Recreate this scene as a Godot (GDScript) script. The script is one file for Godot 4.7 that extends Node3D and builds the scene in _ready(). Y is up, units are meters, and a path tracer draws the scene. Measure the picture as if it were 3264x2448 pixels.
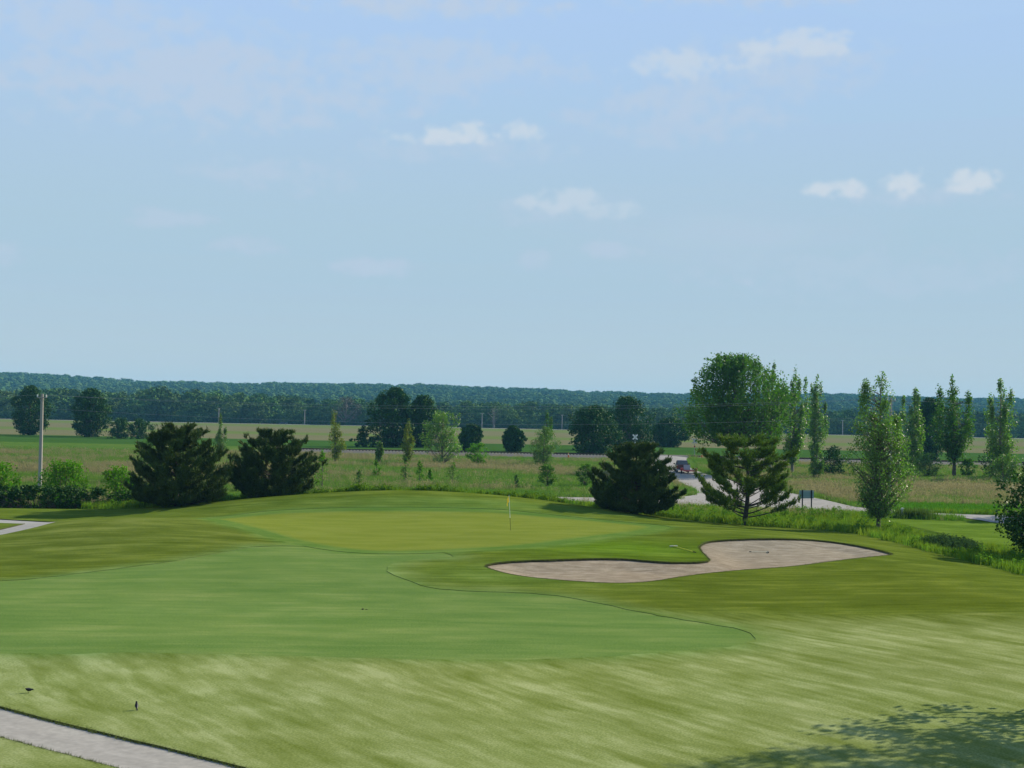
extends Node3D
# A golf hole seen from a raised terrace: foreground lawn, fairway, green with flag, bunker,
# pines on the back edge, a country road with a rail crossing, meadow, crop fields and woods.
# Axes: x to the right, -z away from the camera. In the tables below "d" is the distance -z in metres.

const TERRAIN = [[-38.1, 106.5, -0.192], [-32.9, 106.5, 2.781], [-28.1, 106.5, -0.553], [-24.6, 108.0, -3.060], [-21.3, 109.0, 6.088], [-16.5, 110.0, -0.487], [-12.6, 110.0, 1.220], [-8.3, 110.0, 1.316], [-3.6, 110.0, 3.004], [-0.0, 110.0, 0.308], [3.5, 110.0, -1.044], [7.1, 110.0, 1.236], [10.7, 110.0, 1.472], [16.1, 110.0, -2.862], [19.3, 108.0, 0.347], [22.4, 106.0, 0.552], [24.9, 102.0, 0.270], [26.3, 95.0, -0.246], [26.3, 90.0, -0.591], [27.0, 83.0, -1.180], [27.5, 76.0, -0.875], [-7.5, 100.0, -2.340], [-13.0, 99.5, -0.636], [-0.0, 99.5, -1.266], [4.7, 96.5, 1.618], [9.2, 94.0, -1.372], [-17.2, 98.0, -0.287], [0.1, 88.0, -0.980], [-7.5, 77.5, -1.644], [-2.5, 77.5, 3.346], [2.7, 82.0, 0.704], [-10.4, 80.0, -2.117], [-13.1, 84.0, -5.220], [-18.3, 94.0, -2.373], [-22.9, 88.0, 1.445], [-18.2, 86.0, 1.807], [-14.1, 80.5, 2.731], [-25.7, 88.0, 1.829], [-28.4, 84.0, -0.861], [-16.8, 72.0, -0.643], [-13.6, 77.5, 2.629], [-23.1, 64.7, 0.374], [-22.5, 77.0, -1.314], [-1.2, 72.0, -4.639], [4.9, 74.5, 3.095], [4.8, 67.0, 1.134], [10.9, 82.0, -2.203], [17.0, 87.0, -0.686], [22.1, 82.0, 1.727], [11.9, 73.0, -1.969], [1.7, 64.5, -1.074], [-4.3, 66.5, 2.546], [19.2, 78.5, 0.997], [13.3, 89.0, 2.738], [15.4, 59.0, 0.040], [9.6, 59.0, -2.565], [20.7, 59.0, 0.171], [17.8, 68.5, 0.792], [22.6, 69.5, 0.103], [-60.0, 20.0, -0.002], [-60.0, 30.0, 0.006], [-60.0, 40.0, -0.016], [-60.0, 50.0, 0.034], [-60.0, 124.0, 0.047], [-60.0, 133.0, -0.015], [-60.0, 142.0, 0.003], [-50.0, 20.0, 0.004], [-50.0, 30.0, -0.013], [-50.0, 40.0, 0.030], [-50.0, 50.0, -0.064], [-50.0, 124.0, -0.124], [-50.0, 133.0, 0.041], [-50.0, 142.0, -0.009], [-40.0, 20.0, 0.003], [-40.0, 30.0, -0.007], [-40.0, 40.0, 0.013], [-40.0, 50.0, -0.026], [-40.0, 124.0, 0.786], [-40.0, 133.0, -0.357], [-40.0, 142.0, 0.128], [-30.0, 20.0, 0.008], [-30.0, 30.0, -0.022], [-30.0, 40.0, 0.042], [-30.0, 50.0, -0.053], [-30.0, 124.0, 1.277], [-30.0, 133.0, -0.726], [-30.0, 142.0, 0.283], [-20.0, 20.0, -0.007], [-20.0, 30.0, 0.015], [-20.0, 40.0, -0.019], [-20.0, 50.0, -0.001], [-20.0, 124.0, 2.145], [-20.0, 133.0, -0.871], [-20.0, 142.0, 0.303], [-10.0, 20.0, -0.021], [-10.0, 30.0, 0.063], [-10.0, 40.0, -0.156], [-10.0, 50.0, 0.403], [-10.0, 124.0, 1.895], [-10.0, 133.0, -0.542], [-10.0, 142.0, 0.164], [0.0, 20.0, -0.005], [0.0, 30.0, 0.008], [0.0, 40.0, 0.006], [0.0, 50.0, -0.056], [0.0, 124.0, 1.381], [0.0, 133.0, -0.293], [0.0, 142.0, 0.077], [10.0, 20.0, -0.021], [10.0, 30.0, 0.061], [10.0, 40.0, -0.145], [10.0, 50.0, 0.325], [10.0, 124.0, 0.703], [10.0, 133.0, -0.310], [10.0, 142.0, 0.107], [20.0, 20.0, 0.002], [20.0, 30.0, -0.007], [20.0, 40.0, 0.022], [20.0, 50.0, -0.043], [20.0, 124.0, -0.316], [20.0, 133.0, 0.071], [20.0, 142.0, -0.011], [30.0, 20.0, 0.010], [30.0, 30.0, -0.028], [30.0, 40.0, 0.057], [30.0, 50.0, -0.107], [30.0, 124.0, -0.062], [30.0, 133.0, 0.061], [30.0, 142.0, -0.027], [40.0, 20.0, -0.014], [40.0, 30.0, 0.038], [40.0, 40.0, -0.080], [40.0, 50.0, 0.148], [40.0, 124.0, 0.120], [40.0, 133.0, -0.084], [40.0, 142.0, 0.033], [50.0, 20.0, -0.019], [50.0, 30.0, 0.051], [50.0, 40.0, -0.104], [50.0, 50.0, 0.189], [50.0, 124.0, 0.028], [50.0, 133.0, -0.022], [50.0, 142.0, 0.011], [60.0, 20.0, -0.009], [60.0, 30.0, 0.025], [60.0, 40.0, -0.050], [60.0, 50.0, 0.087], [60.0, 124.0, 0.059], [60.0, 133.0, -0.039], [60.0, 142.0, 0.015], [-16.0, 59.0, -0.168], [-8.0, 59.0, -0.726], [0.0, 59.0, -0.188], [8.0, 59.0, 2.208], [-58.0, 60.0, -0.065], [-48.0, 60.0, 0.159], [46.0, 60.0, -0.349], [58.0, 60.0, -0.176], [-58.0, 70.0, 0.115], [-48.0, 70.0, -0.317], [46.0, 70.0, 0.118], [58.0, 70.0, -0.008], [-58.0, 80.0, 0.078], [-48.0, 80.0, -0.274], [46.0, 80.0, -0.214], [58.0, 80.0, -0.065], [-58.0, 90.0, -0.167], [-48.0, 90.0, 0.443], [46.0, 90.0, -0.282], [58.0, 90.0, 0.002], [-58.0, 100.0, 0.152], [-48.0, 100.0, -0.424], [46.0, 100.0, 0.077], [58.0, 100.0, -0.057], [-58.0, 110.0, -0.149], [-48.0, 110.0, 0.444], [46.0, 110.0, -0.139], [58.0, 110.0, -0.135], [-38.0, 116.0, -1.490], [-25.0, 116.0, -2.869], [-14.0, 118.0, -3.907], [-2.0, 119.0, -2.858], [8.0, 118.0, -0.968], [20.0, 116.0, 0.957], [30.0, 113.0, -0.171], [34.0, 104.0, -0.292], [36.0, 95.0, 0.083], [36.0, 85.0, 0.637], [-33.0, 93.0, 0.109], [-36.0, 85.0, -0.335], [-30.0, 97.0, -1.530], [-40.0, 75.0, 0.694], [-12.0, 86.0, -3.296], [-6.0, 86.0, 1.417], [-6.0, 92.0, 1.509], [-12.0, 92.0, 2.977], [0.0, 92.0, 0.623], [-9.0, 81.0, 2.866], [-3.0, 82.0, -2.004], [6.0, 92.0, -0.286], [-14.0, 90.0, 1.640]]
const SPREAD := 9.0
const GRID := 1.5
const GX0 := -75.0
const GD0 := 6.0
const GNX := 101
const GND := 104

var grid := PackedFloat32Array()
var noise := FastNoiseLite.new()
var noise_fine := FastNoiseLite.new()
var bunker_edge := PackedVector2Array()
var taken := {}
var mats := {}

# ------------------------------------------------------------------ mesh builder

class Shape:
	var v := PackedVector3Array()
	var n := PackedVector3Array()
	var c := PackedColorArray()
	var u := PackedVector2Array()
	var u2 := PackedVector2Array()
	var ix := PackedInt32Array()
	var tint := Color(1, 1, 1)
	func flat3(a: Vector3, b: Vector3, cc: Vector3) -> void:
		var k := v.size()
		var nn := (cc - a).cross(b - a).normalized()
		v.append(a); v.append(b); v.append(cc)
		for i in 3:
			n.append(nn); c.append(tint)
		ix.append(k); ix.append(k + 1); ix.append(k + 2)
	func flat4(a: Vector3, b: Vector3, cc: Vector3, d: Vector3) -> void:
		var k := v.size()
		var nn := (cc - a).cross(b - a).normalized()
		v.append(a); v.append(b); v.append(cc); v.append(d)
		for i in 4:
			n.append(nn); c.append(tint)
		for i in [0, 1, 2, 0, 2, 3]:
			ix.append(k + i)
	# a face that must look towards "out"
	func face(p: Array, out: Vector3) -> void:
		var q := p.duplicate()
		var nn: Vector3 = (q[2] - q[0]).cross(q[1] - q[0])
		if nn.dot(out) < 0.0:
			q.reverse()
		if q.size() == 3:
			flat3(q[0], q[1], q[2])
		else:
			flat4(q[0], q[1], q[2], q[3])
	func box(at: Vector3, size: Vector3, b := Basis.IDENTITY, bevel := 0.0) -> void:
		var h := size * 0.5
		var e := minf(bevel, minf(h.x, minf(h.y, h.z)) * 0.9)
		for ax in 3:
			for s in [-1.0, 1.0]:
				var a1 := (ax + 1) % 3
				var a2 := (ax + 2) % 3
				var pts := []
				for q in [[-1, -1], [1, -1], [1, 1], [-1, 1]]:
					var p := Vector3.ZERO
					p[ax] = s * h[ax]
					p[a1] = q[0] * (h[a1] - e)
					p[a2] = q[1] * (h[a2] - e)
					pts.append(at + b * p)
				var o := Vector3.ZERO
				o[ax] = s
				face(pts, b * o)
		if e <= 0.0:
			return
		for ax in 3:
			var a1 := (ax + 1) % 3
			var a2 := (ax + 2) % 3
			for s1 in [-1.0, 1.0]:
				for s2 in [-1.0, 1.0]:
					var pts := []
					for q in [[-1, 0], [1, 0], [1, 1], [-1, 1]]:
						var p := Vector3.ZERO
						p[ax] = q[0] * (h[ax] - e)
						p[a1] = s1 * (h[a1] - (0.0 if q[1] == 0 else e))
						p[a2] = s2 * (h[a2] - (e if q[1] == 0 else 0.0))
						pts.append(at + b * p)
					var o := Vector3.ZERO
					o[a1] = s1
					o[a2] = s2
					face(pts, b * o)
		for sx in [-1.0, 1.0]:
			for sy in [-1.0, 1.0]:
				for sz in [-1.0, 1.0]:
					var sg := Vector3(sx, sy, sz)
					var pts := []
					for ax in 3:
						var p := sg * (h - Vector3(e, e, e))
						p[ax] = sg[ax] * h[ax]
						pts.append(at + b * p)
					face(pts, b * sg)
	# a round bar through the points, with a radius at each
	func tube(p: PackedVector3Array, r: PackedFloat32Array, sides := 6, cap := true, squash := 1.0) -> void:
		var k := v.size()
		var m := p.size()
		var side := Vector3.ZERO
		for i in m:
			var t := (p[mini(i + 1, m - 1)] - p[maxi(i - 1, 0)]).normalized()
			if side == Vector3.ZERO:
				side = t.cross(Vector3.UP if absf(t.y) < 0.9 else Vector3.RIGHT).normalized()
			side = (side - t * side.dot(t)).normalized()
			var up := side.cross(t)
			for j in sides:
				var a := TAU * j / sides
				var o := side * cos(a) + up * (sin(a) * squash)
				v.append(p[i] + o * r[i]); n.append(o.normalized()); c.append(tint)
		for i in m - 1:
			for j in sides:
				var a := k + i * sides + j
				var b := k + i * sides + (j + 1) % sides
				var nn := (v[b] - v[a]).cross(v[a + sides] - v[a])
				if nn.dot(n[a]) > 0.0:
					for q in [a, a + sides, b, b, a + sides, b + sides]:
						ix.append(q)
				else:
					for q in [a, b, a + sides, b, b + sides, a + sides]:
						ix.append(q)
		if cap:
			for e in [0, m - 1]:
				var out := (p[0] - p[1]) if e == 0 else (p[m - 1] - p[m - 2])
				for j in range(1, sides - 1):
					face([v[k + e * sides], v[k + e * sides + j], v[k + e * sides + j + 1]], out)
	func bar(a: Vector3, b: Vector3, r0: float, r1 := -1.0, sides := 8) -> void:
		tube(PackedVector3Array([a, b]), PackedFloat32Array([r0, r0 if r1 < 0.0 else r1]), sides)
	# an outline in (z, y) pushed from x0 to x1
	func push(outline: PackedVector2Array, x0: float, x1: float) -> void:
		var mid := Vector2.ZERO
		for q in outline:
			mid += q / outline.size()
		var m := outline.size()
		for i in m:
			var a := outline[i]
			var b := outline[(i + 1) % m]
			var e := b - a
			var o := Vector2(e.y, -e.x)
			if o.dot((a + b) * 0.5 - mid) < 0.0:
				o = -o
			face([Vector3(x0, a.y, a.x), Vector3(x1, a.y, a.x), Vector3(x1, b.y, b.x), Vector3(x0, b.y, b.x)], Vector3(0, o.y, o.x))
		var t := Geometry2D.triangulate_polygon(outline)
		for i in range(0, t.size(), 3):
			for x in [x0, x1]:
				var pts := []
				for q in 3:
					var w := outline[t[i + q]]
					pts.append(Vector3(x, w.y, w.x))
				face(pts, Vector3(x - (x0 + x1) * 0.5, 0, 0))
	func done() -> ArrayMesh:
		var a := []
		a.resize(Mesh.ARRAY_MAX)
		a[Mesh.ARRAY_VERTEX] = v
		a[Mesh.ARRAY_NORMAL] = n
		a[Mesh.ARRAY_COLOR] = c
		if u.size() == v.size():
			a[Mesh.ARRAY_TEX_UV] = u
		if u2.size() == v.size():
			a[Mesh.ARRAY_TEX_UV2] = u2
		a[Mesh.ARRAY_INDEX] = ix
		var m := ArrayMesh.new()
		m.add_surface_from_arrays(Mesh.PRIMITIVE_TRIANGLES, a)
		return m

# ------------------------------------------------------------------ naming

func numbered(called: String) -> String:
	var k: int = taken.get(called, 0)
	taken[called] = k + 1
	return called if k == 0 else "%s_%03d" % [called, k]

func tag(o: Node, label := "", category := "", group := "", kind := "") -> Node:
	if label: o.set_meta("label", label)
	if category: o.set_meta("category", category)
	if group: o.set_meta("group", group)
	if kind: o.set_meta("kind", kind)
	return o

func thing(called: String, label: String, category: String, at: Vector3, turn := 0.0, group := "") -> Node3D:
	var o := Node3D.new()
	o.name = numbered(called)
	add_child(o)
	o.position = at
	o.rotation.y = turn
	tag(o, label, category, group)
	return o

func part(called: String, s, m: Material, parent: Node3D) -> MeshInstance3D:
	var o := MeshInstance3D.new()
	o.name = called
	o.mesh = s.done() if s is Shape else s
	o.material_override = m
	parent.add_child(o, true)
	return o

func structure(called: String, s, m: Material, label: String) -> MeshInstance3D:
	var o := MeshInstance3D.new()
	o.name = numbered(called)
	o.mesh = s.done() if s is Shape else s
	o.material_override = m
	add_child(o)
	tag(o, label, called.replace("_", " "), "", "structure")
	return o

# ------------------------------------------------------------------ materials

func lin(r: float, g: float, b: float) -> Color:
	return Color(r, g, b).linear_to_srgb()

func mat(called: String, col: Color, rough := 0.85, metal := 0.0, spec := 0.35) -> StandardMaterial3D:
	if mats.has(called):
		return mats[called]
	var m := StandardMaterial3D.new()
	m.resource_name = called
	m.albedo_color = col
	m.roughness = rough
	m.metallic = metal
	m.metallic_specular = spec
	m.vertex_color_use_as_albedo = true
	mats[called] = m
	return m

func leaf_mat(called: String, col: Color, rough: float, spec: float, through: Color) -> StandardMaterial3D:
	var m := mat(called, col, rough, 0.0, spec)
	m.backlight_enabled = true
	m.backlight = through
	return m

func noise_tex(seed_: int, freq: float, ramp: Array, size := 512, kind := FastNoiseLite.TYPE_SIMPLEX_SMOOTH, octaves := 5) -> NoiseTexture2D:
	var f := FastNoiseLite.new()
	f.seed = seed_
	f.noise_type = kind
	f.frequency = freq
	f.fractal_octaves = octaves
	f.fractal_gain = 0.6
	var t := NoiseTexture2D.new()
	t.width = size
	t.height = size
	t.seamless = true
	t.seamless_blend_skirt = 0.25
	t.noise = f
	if ramp:
		var g := Gradient.new()
		var off := PackedFloat32Array()
		var cols := PackedColorArray()
		for r in ramp:
			off.append(r[0])
			cols.append(r[1])
		g.offsets = off
		g.colors = cols
		t.color_ramp = g
	return t

# mown grass: soft patches, mower streaks painted as light on leaning blades, fine speckle
func mown(seed_: int, dark: Vector3, light: Vector3, streaky: float) -> ImageTexture:
	var size := 1024
	var lay := []
	for q in [[0, 0.02, 4, 128, size], [1, 0.012, 5, size, size], [2, 0.05, 3, 256, size], [3, 0.25, 2, size, size]]:
		var f := FastNoiseLite.new()
		f.seed = seed_ + q[0]
		f.noise_type = FastNoiseLite.TYPE_SIMPLEX_SMOOTH
		f.frequency = q[1]
		f.fractal_octaves = q[2]
		f.fractal_gain = 0.6
		var im := f.get_seamless_image(q[3], q[4])
		if q[3] != size:
			im.resize(size, size, Image.INTERPOLATE_CUBIC)
		im.convert(Image.FORMAT_L8)
		lay.append(im.get_data())
	var a: PackedByteArray = lay[0]
	var b: PackedByteArray = lay[1]
	var c: PackedByteArray = lay[2]
	var e: PackedByteArray = lay[3]
	var ramp := PackedByteArray()
	ramp.resize(256 * 3)
	for i in 256:
		var t := i / 255.0
		var v := Vector3.ONE.lerp(dark, 1.0 - 2.0 * t) if t < 0.5 else Vector3.ONE.lerp(light, 2.0 * t - 1.0)
		var col := lin(v.x * MID, v.y * MID, v.z * MID)
		ramp[i * 3] = int(clampf(col.r, 0, 1) * 255.0)
		ramp[i * 3 + 1] = int(clampf(col.g, 0, 1) * 255.0)
		ramp[i * 3 + 2] = int(clampf(col.b, 0, 1) * 255.0)
	var out := PackedByteArray()
	out.resize(size * size * 3)
	for i in size * size:
		var p := b[i] - 128.0
		var k := int(clampf(128.0 + streaky * ((a[i] - 128.0) * 0.8 + (c[i] - 128.0) * 0.75) * (0.9 + p / 220.0) + p * 0.7 + (e[i] - 128.0) * 0.22, 0.0, 255.0)) * 3
		var o := i * 3
		out[o] = ramp[k]
		out[o + 1] = ramp[k + 1]
		out[o + 2] = ramp[k + 2]
	return ImageTexture.create_from_image(Image.create_from_data(size, size, false, Image.FORMAT_RGB8, out))

const MID := 0.55
var grain: NoiseTexture2D
var fine_grain: NoiseTexture2D
# turf: noise drawn out along the mowing direction, over it a fine grain
# the texture holds the spread round the middle tone, which comes with the mesh
func turf(called: String, dark: Vector3, light: Vector3, along: float, across: float, seed_: int, freq := 0.02, grit := 5.0) -> StandardMaterial3D:
	var m := mat(called, Color.WHITE, 0.95, 0.0, 0.2)
	m.albedo_texture = noise_tex(seed_, freq, [[0.24, lin(dark.x * MID, dark.y * MID, dark.z * MID)], [0.5, lin(MID, MID, MID)], [0.76, lin(light.x * MID, light.y * MID, light.z * MID)]])
	m.specular_mode = BaseMaterial3D.SPECULAR_DISABLED
	m.uv1_scale = Vector3(1.0 / along, 1.0 / across, 1)
	m.detail_enabled = true
	m.detail_blend_mode = BaseMaterial3D.BLEND_MODE_MUL
	m.detail_albedo = grain
	m.detail_uv_layer = BaseMaterial3D.DETAIL_UV_2
	m.uv2_scale = Vector3(1.0 / grit, 1.0 / grit, 1)
	if called in ["asphalt", "chip_road"]:
		m.detail_albedo = fine_grain
	return m

# ------------------------------------------------------------------ terrain

func rbf(x: float, d: float) -> float:
	var s := 0.0
	for p in TERRAIN:
		var dx: float = p[0] - x
		var dd: float = p[1] - d
		var q := dx * dx + dd * dd
		if q < 1600.0:
			s += p[2] * exp(-q / (2.0 * SPREAD * SPREAD))
	return s

func make_grid() -> void:
	grid.resize(GNX * GND)
	for j in GND:
		for i in GNX:
			var x := GX0 + i * GRID
			var d := GD0 + j * GRID
			var k := (1.0 - smoothstep(130.0, 146.0, d)) * (1.0 - smoothstep(52.0, 66.0, absf(x))) * smoothstep(14.0, 24.0, d)
			grid[j * GNX + i] = rbf(x, d) * k if k > 0.0 else 0.0

func cubic(a: float, b: float, c: float, d: float, t: float) -> float:
	return b + 0.5 * t * (c - a + t * (2.0 * a - 5.0 * b + 4.0 * c - d + t * (3.0 * (b - c) + d - a)))

# height of the land at x, d
func land(x: float, d: float) -> float:
	var y := 0.0
	var fi := (x - GX0) / GRID
	var fj := (d - GD0) / GRID
	var i := int(floor(fi))
	var j := int(floor(fj))
	if i >= 1 and j >= 1 and i < GNX - 2 and j < GND - 2:
		var tx := fi - i
		var ty := fj - j
		var k := (j - 1) * GNX + i
		y = cubic(cubic(grid[k - 1], grid[k], grid[k + 1], grid[k + 2], tx), cubic(grid[k + GNX - 1], grid[k + GNX], grid[k + GNX + 1], grid[k + GNX + 2], tx),
			cubic(grid[k + 2 * GNX - 1], grid[k + 2 * GNX], grid[k + 2 * GNX + 1], grid[k + 2 * GNX + 2], tx), cubic(grid[k + 3 * GNX - 1], grid[k + 3 * GNX], grid[k + 3 * GNX + 1], grid[k + 3 * GNX + 2], tx), ty)
		y += 0.02 * noise.get_noise_2d(x * 9.0, d * 9.0) * smoothstep(14.0, 24.0, d) * (1.0 - smoothstep(130.0, 146.0, d)) * (1.0 - smoothstep(52.0, 66.0, absf(x)))
	elif d > 160.0 and d < 300.0:
		# the road climbs to the rail crossing on a low ramp
		var w := x - 28.0
		y = 0.88 * smoothstep(222.0, 257.0, d) * (1.0 - smoothstep(263.0, 285.0, d)) * exp(-w * w / 60.0)
	return y

func slope(x: float, d: float) -> Vector3:
	var e := 0.3
	return Vector3(land(x - e, d) - land(x + e, d), 2.0 * e, -(land(x, d - e) - land(x, d + e))).normalized()

func edge_distance(p: Vector2, poly: PackedVector2Array) -> float:
	var best := 1e9
	for i in poly.size():
		best = minf(best, p.distance_squared_to(Geometry2D.get_closest_point_to_segment(p, poly[i], poly[(i + 1) % poly.size()])))
	return sqrt(best)

func sand_drop(x: float, d: float) -> float:
	var s := edge_distance(Vector2(x, d), bunker_edge)
	return 0.1 + 0.3 * smoothstep(0.0, 2.2, s) + 0.012 * noise_fine.get_noise_2d(x * 40.0, d * 40.0)

func on_land(x: float, d: float, up := 0.0) -> Vector3:
	return Vector3(x, land(x, d) + up, -d)

func rounded(p: Array, step := 0.6) -> PackedVector2Array:
	var out := PackedVector2Array()
	var m := p.size()
	for i in m:
		var q := []
		for k in [-1, 0, 1, 2]:
			var w: Array = p[(i + k + m) % m]
			q.append(Vector2(w[0], w[1]))
		var a: Vector2 = q[1]
		var b: Vector2 = q[2]
		var cnt := int(clampf(ceil(a.distance_to(b) / step), 1, 12))
		for k in cnt:
			out.append(a.cubic_interpolate(b, a + (a - b) * 0.0 + (q[0] - a), q[3], float(k) / cnt))
	return out

func open_line(p: Array, per := 8) -> PackedVector2Array:
	var out := PackedVector2Array()
	var m := p.size()
	for i in m - 1:
		var q := []
		for k in [-1, 0, 1, 2]:
			var w: Array = p[clampi(i + k, 0, m - 1)]
			q.append(Vector2(w[0], w[1]))
		for k in per:
			out.append(q[1].cubic_interpolate(q[2], q[0], q[3], float(k) / per))
	out.append(Vector2(p[m - 1][0], p[m - 1][1]))
	return out

func ribbon(p: Array, width: float, per := 8) -> PackedVector2Array:
	var line := open_line(p, per)
	var l := PackedVector2Array()
	var r := PackedVector2Array()
	for i in line.size():
		var t := (line[mini(i + 1, line.size() - 1)] - line[maxi(i - 1, 0)]).normalized()
		var o := Vector2(-t.y, t.x) * width * 0.5
		var wob := 0.03 * noise_fine.get_noise_1d(i * 31.0)
		l.append(line[i] + o * (1.0 + wob))
		r.append(line[i] - o * (1.0 + wob))
	r.reverse()
	l.append_array(r)
	return l

func macro(x: float, d: float, k: float) -> Color:
	var a := noise.get_noise_2d(x * 2.2, d * 2.2)
	var b := noise.get_noise_2d(x * 7.0 + 300.0, d * 7.0)
	var c2 := noise.get_noise_2d(x * 1.3 - 500.0, d * 1.3 + 90.0)
	var f := 1.0 + k * (0.6 * a + 0.4 * b)
	return Color(f * (1.0 + 0.5 * k * c2), f, f * (1.0 - 0.4 * k * c2))

class Region:
	var called: String
	var edge: PackedVector2Array
	var drop: float
	var turn: float
	var vary: float
	var sand: bool
	var tone := Color(1, 1, 1)
	var mixed := false
	var shape := Shape.new()
	var inside := PackedByteArray()
	var known := {}

func region(called: String, edge: PackedVector2Array, drop: float, turn: float, vary: float, tone: Color, mixed := false, sand := false) -> Region:
	var r := Region.new()
	r.called = called
	r.edge = edge
	r.drop = drop
	r.turn = turn
	r.vary = vary
	r.sand = sand
	r.tone = tone
	r.mixed = mixed
	return r

func ground_vertex(r: Region, x: float, d: float) -> int:
	var key := Vector2i(roundi(x * 1000.0), roundi(d * 1000.0))
	if r.known.has(key):
		return r.known[key]
	var s := r.shape
	var y := land(x, d) - r.drop
	var nn := slope(x, d)
	if r.sand:
		y = land(x, d) - sand_drop(x, d)
		var e := 0.25
		nn = Vector3((land(x - e, d) - sand_drop(x - e, d)) - (land(x + e, d) - sand_drop(x + e, d)), 2.0 * e, -((land(x, d - e) - sand_drop(x, d - e)) - (land(x, d + e) - sand_drop(x, d + e)))).normalized()
	var k := s.v.size()
	s.v.append(Vector3(x, y, -d))
	s.n.append(nn)
	var mk := macro(x, d, r.vary)
	var base := turf_tone(x, d, r) if r.mixed else r.tone
	s.c.append(Color(mk.r * base.r / MID, mk.g * base.g / MID, mk.b * base.b / MID))
	var ca := cos(r.turn)
	var sa := sin(r.turn)
	# the mowing line wanders a little
	var wv := 0.6 * noise.get_noise_2d(x * 3.0 + 40.0, d * 3.0) + 0.25 * noise.get_noise_2d(x * 13.0, d * 13.0 + 60.0)
	s.u.append(Vector2(x * ca + d * sa, -x * sa + d * ca + wv))
	s.u2.append(Vector2(x, d))
	r.known[key] = k
	return k

# signed distance to an outline (inside positive), exact near the edge, on a coarse raster
class Outline:
	var cell := 0.5
	var x0 := -66.0
	var d0 := 14.0
	var nx := 266
	var nd := 276
	var dist := PackedFloat32Array()
	func fill(edge: PackedVector2Array) -> void:
		dist.resize(nx * nd)
		dist.fill(3.0)
		for e in edge.size():
			var a := edge[e]
			var b := edge[(e + 1) % edge.size()]
			var cnt := int(ceil(a.distance_to(b) / 0.25))
			for k in cnt:
				var q := a.lerp(b, float(k) / cnt)
				var ci := int((q.x - x0) / cell)
				var cj := int((q.y - d0) / cell)
				for j in range(maxi(cj - 5, 0), mini(cj + 7, nd)):
					for i in range(maxi(ci - 5, 0), mini(ci + 7, nx)):
						var w := q.distance_to(Vector2(x0 + i * cell, d0 + j * cell))
						if w < dist[j * nx + i]:
							dist[j * nx + i] = w
		for j in nd:
			for i in nx:
				if not Geometry2D.is_point_in_polygon(Vector2(x0 + i * cell, d0 + j * cell), edge):
					dist[j * nx + i] = -dist[j * nx + i]
	func at(x: float, d: float) -> float:
		var fi := clampf((x - x0) / cell, 0.0, nx - 1.01)
		var fj := clampf((d - d0) / cell, 0.0, nd - 1.01)
		var i := int(fi)
		var j := int(fj)
		var k := j * nx + i
		return lerpf(lerpf(dist[k], dist[k + 1], fi - i), lerpf(dist[k + nx], dist[k + nx + 1], fi - i), fj - j)

const FORE := Color(.188, .238, .082)
const FAIR := Color(.121, .194, .050)
const GREEN := Color(.166, .205, .034)
const COLLAR := Color(.105, .185, .038)
const SURR := Color(.098, .138, .018)  # darker olive: mow and viewing-angle shading put into the colour
const RICH := Color(.085, .165, .012)
const HUMP := Color(.120, .160, .030)
var near_fairway := Outline.new()
var near_collar := Outline.new()
var near_green := Outline.new()

# grasses of different cut, partly toned by light at this angle, merge along edges
func turf_tone(x: float, d: float, r: Region) -> Color:
	var w1 := noise.get_noise_2d(x * 14.0, d * 14.0)
	var w2 := noise_fine.get_noise_2d(x * 30.0 + 70.0, d * 30.0)
	var blur := 0.9 * w1 + 0.5 * w2
	var back := SURR.lerp(HUMP, exp(-(pow((x + 23.0) / 9.0, 2.0) + pow((d - 84.0) / 11.0, 2.0))))
	back = back.lerp(RICH, 0.85 * exp(-(pow((x - 6.0) / 6.5, 2.0) + pow((d - 80.0) / 5.0, 2.0))))
	back = back.lerp(COLLAR, 0.6 * exp(-(pow((x + 4.0) / 14.0, 2.0) + pow((d - 103.0) / 2.2, 2.0))))
	back = back.lerp(COLLAR, 0.55 * exp(-(pow((x - 0.0) / 5.0, 2.0) + pow((d - 68.5) / 4.0, 2.0))))
	var c := FORE.lerp(back, smoothstep(-3.0, 2.6, d - 58.6 + 2.2 * blur + 0.05 * x))
	var side := near_fairway.at(x, d) + 0.7 * blur
	c = c.lerp(Color(.120, .175, .045), 0.6 * smoothstep(-1.9, -0.7, side) * (1.0 - smoothstep(0.1, 0.6, side)))
	c = c.lerp(FAIR, smoothstep(-0.9, 0.35, near_fairway.at(x, d) + 0.7 * blur))
	c = c.lerp(COLLAR, 0.85 * smoothstep(-1.2, 0.3, near_collar.at(x, d) + 0.4 * blur))
	if r.called == "green":
		c = COLLAR.lerp(GREEN, smoothstep(-0.2, 0.7, near_green.at(x, d) + 0.25 * blur))
	return c

func ground_piece(r: Region, p: PackedVector2Array) -> void:
	if p.size() < 3:
		return
	var id := PackedInt32Array()
	for q in p:
		id.append(ground_vertex(r, q.x, q.y))
	var t := Geometry2D.triangulate_polygon(p)
	for i in range(0, t.size(), 3):
		var a := p[t[i]]
		var b := p[t[i + 1]]
		var c := p[t[i + 2]]
		var area := (b - a).cross(c - a)
		if absf(area) < 1e-6:
			continue
		if area > 0.0:
			for q in [t[i], t[i + 2], t[i + 1]]:
				r.shape.ix.append(id[q])
		else:
			for q in [t[i], t[i + 1], t[i + 2]]:
				r.shape.ix.append(id[q])

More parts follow.
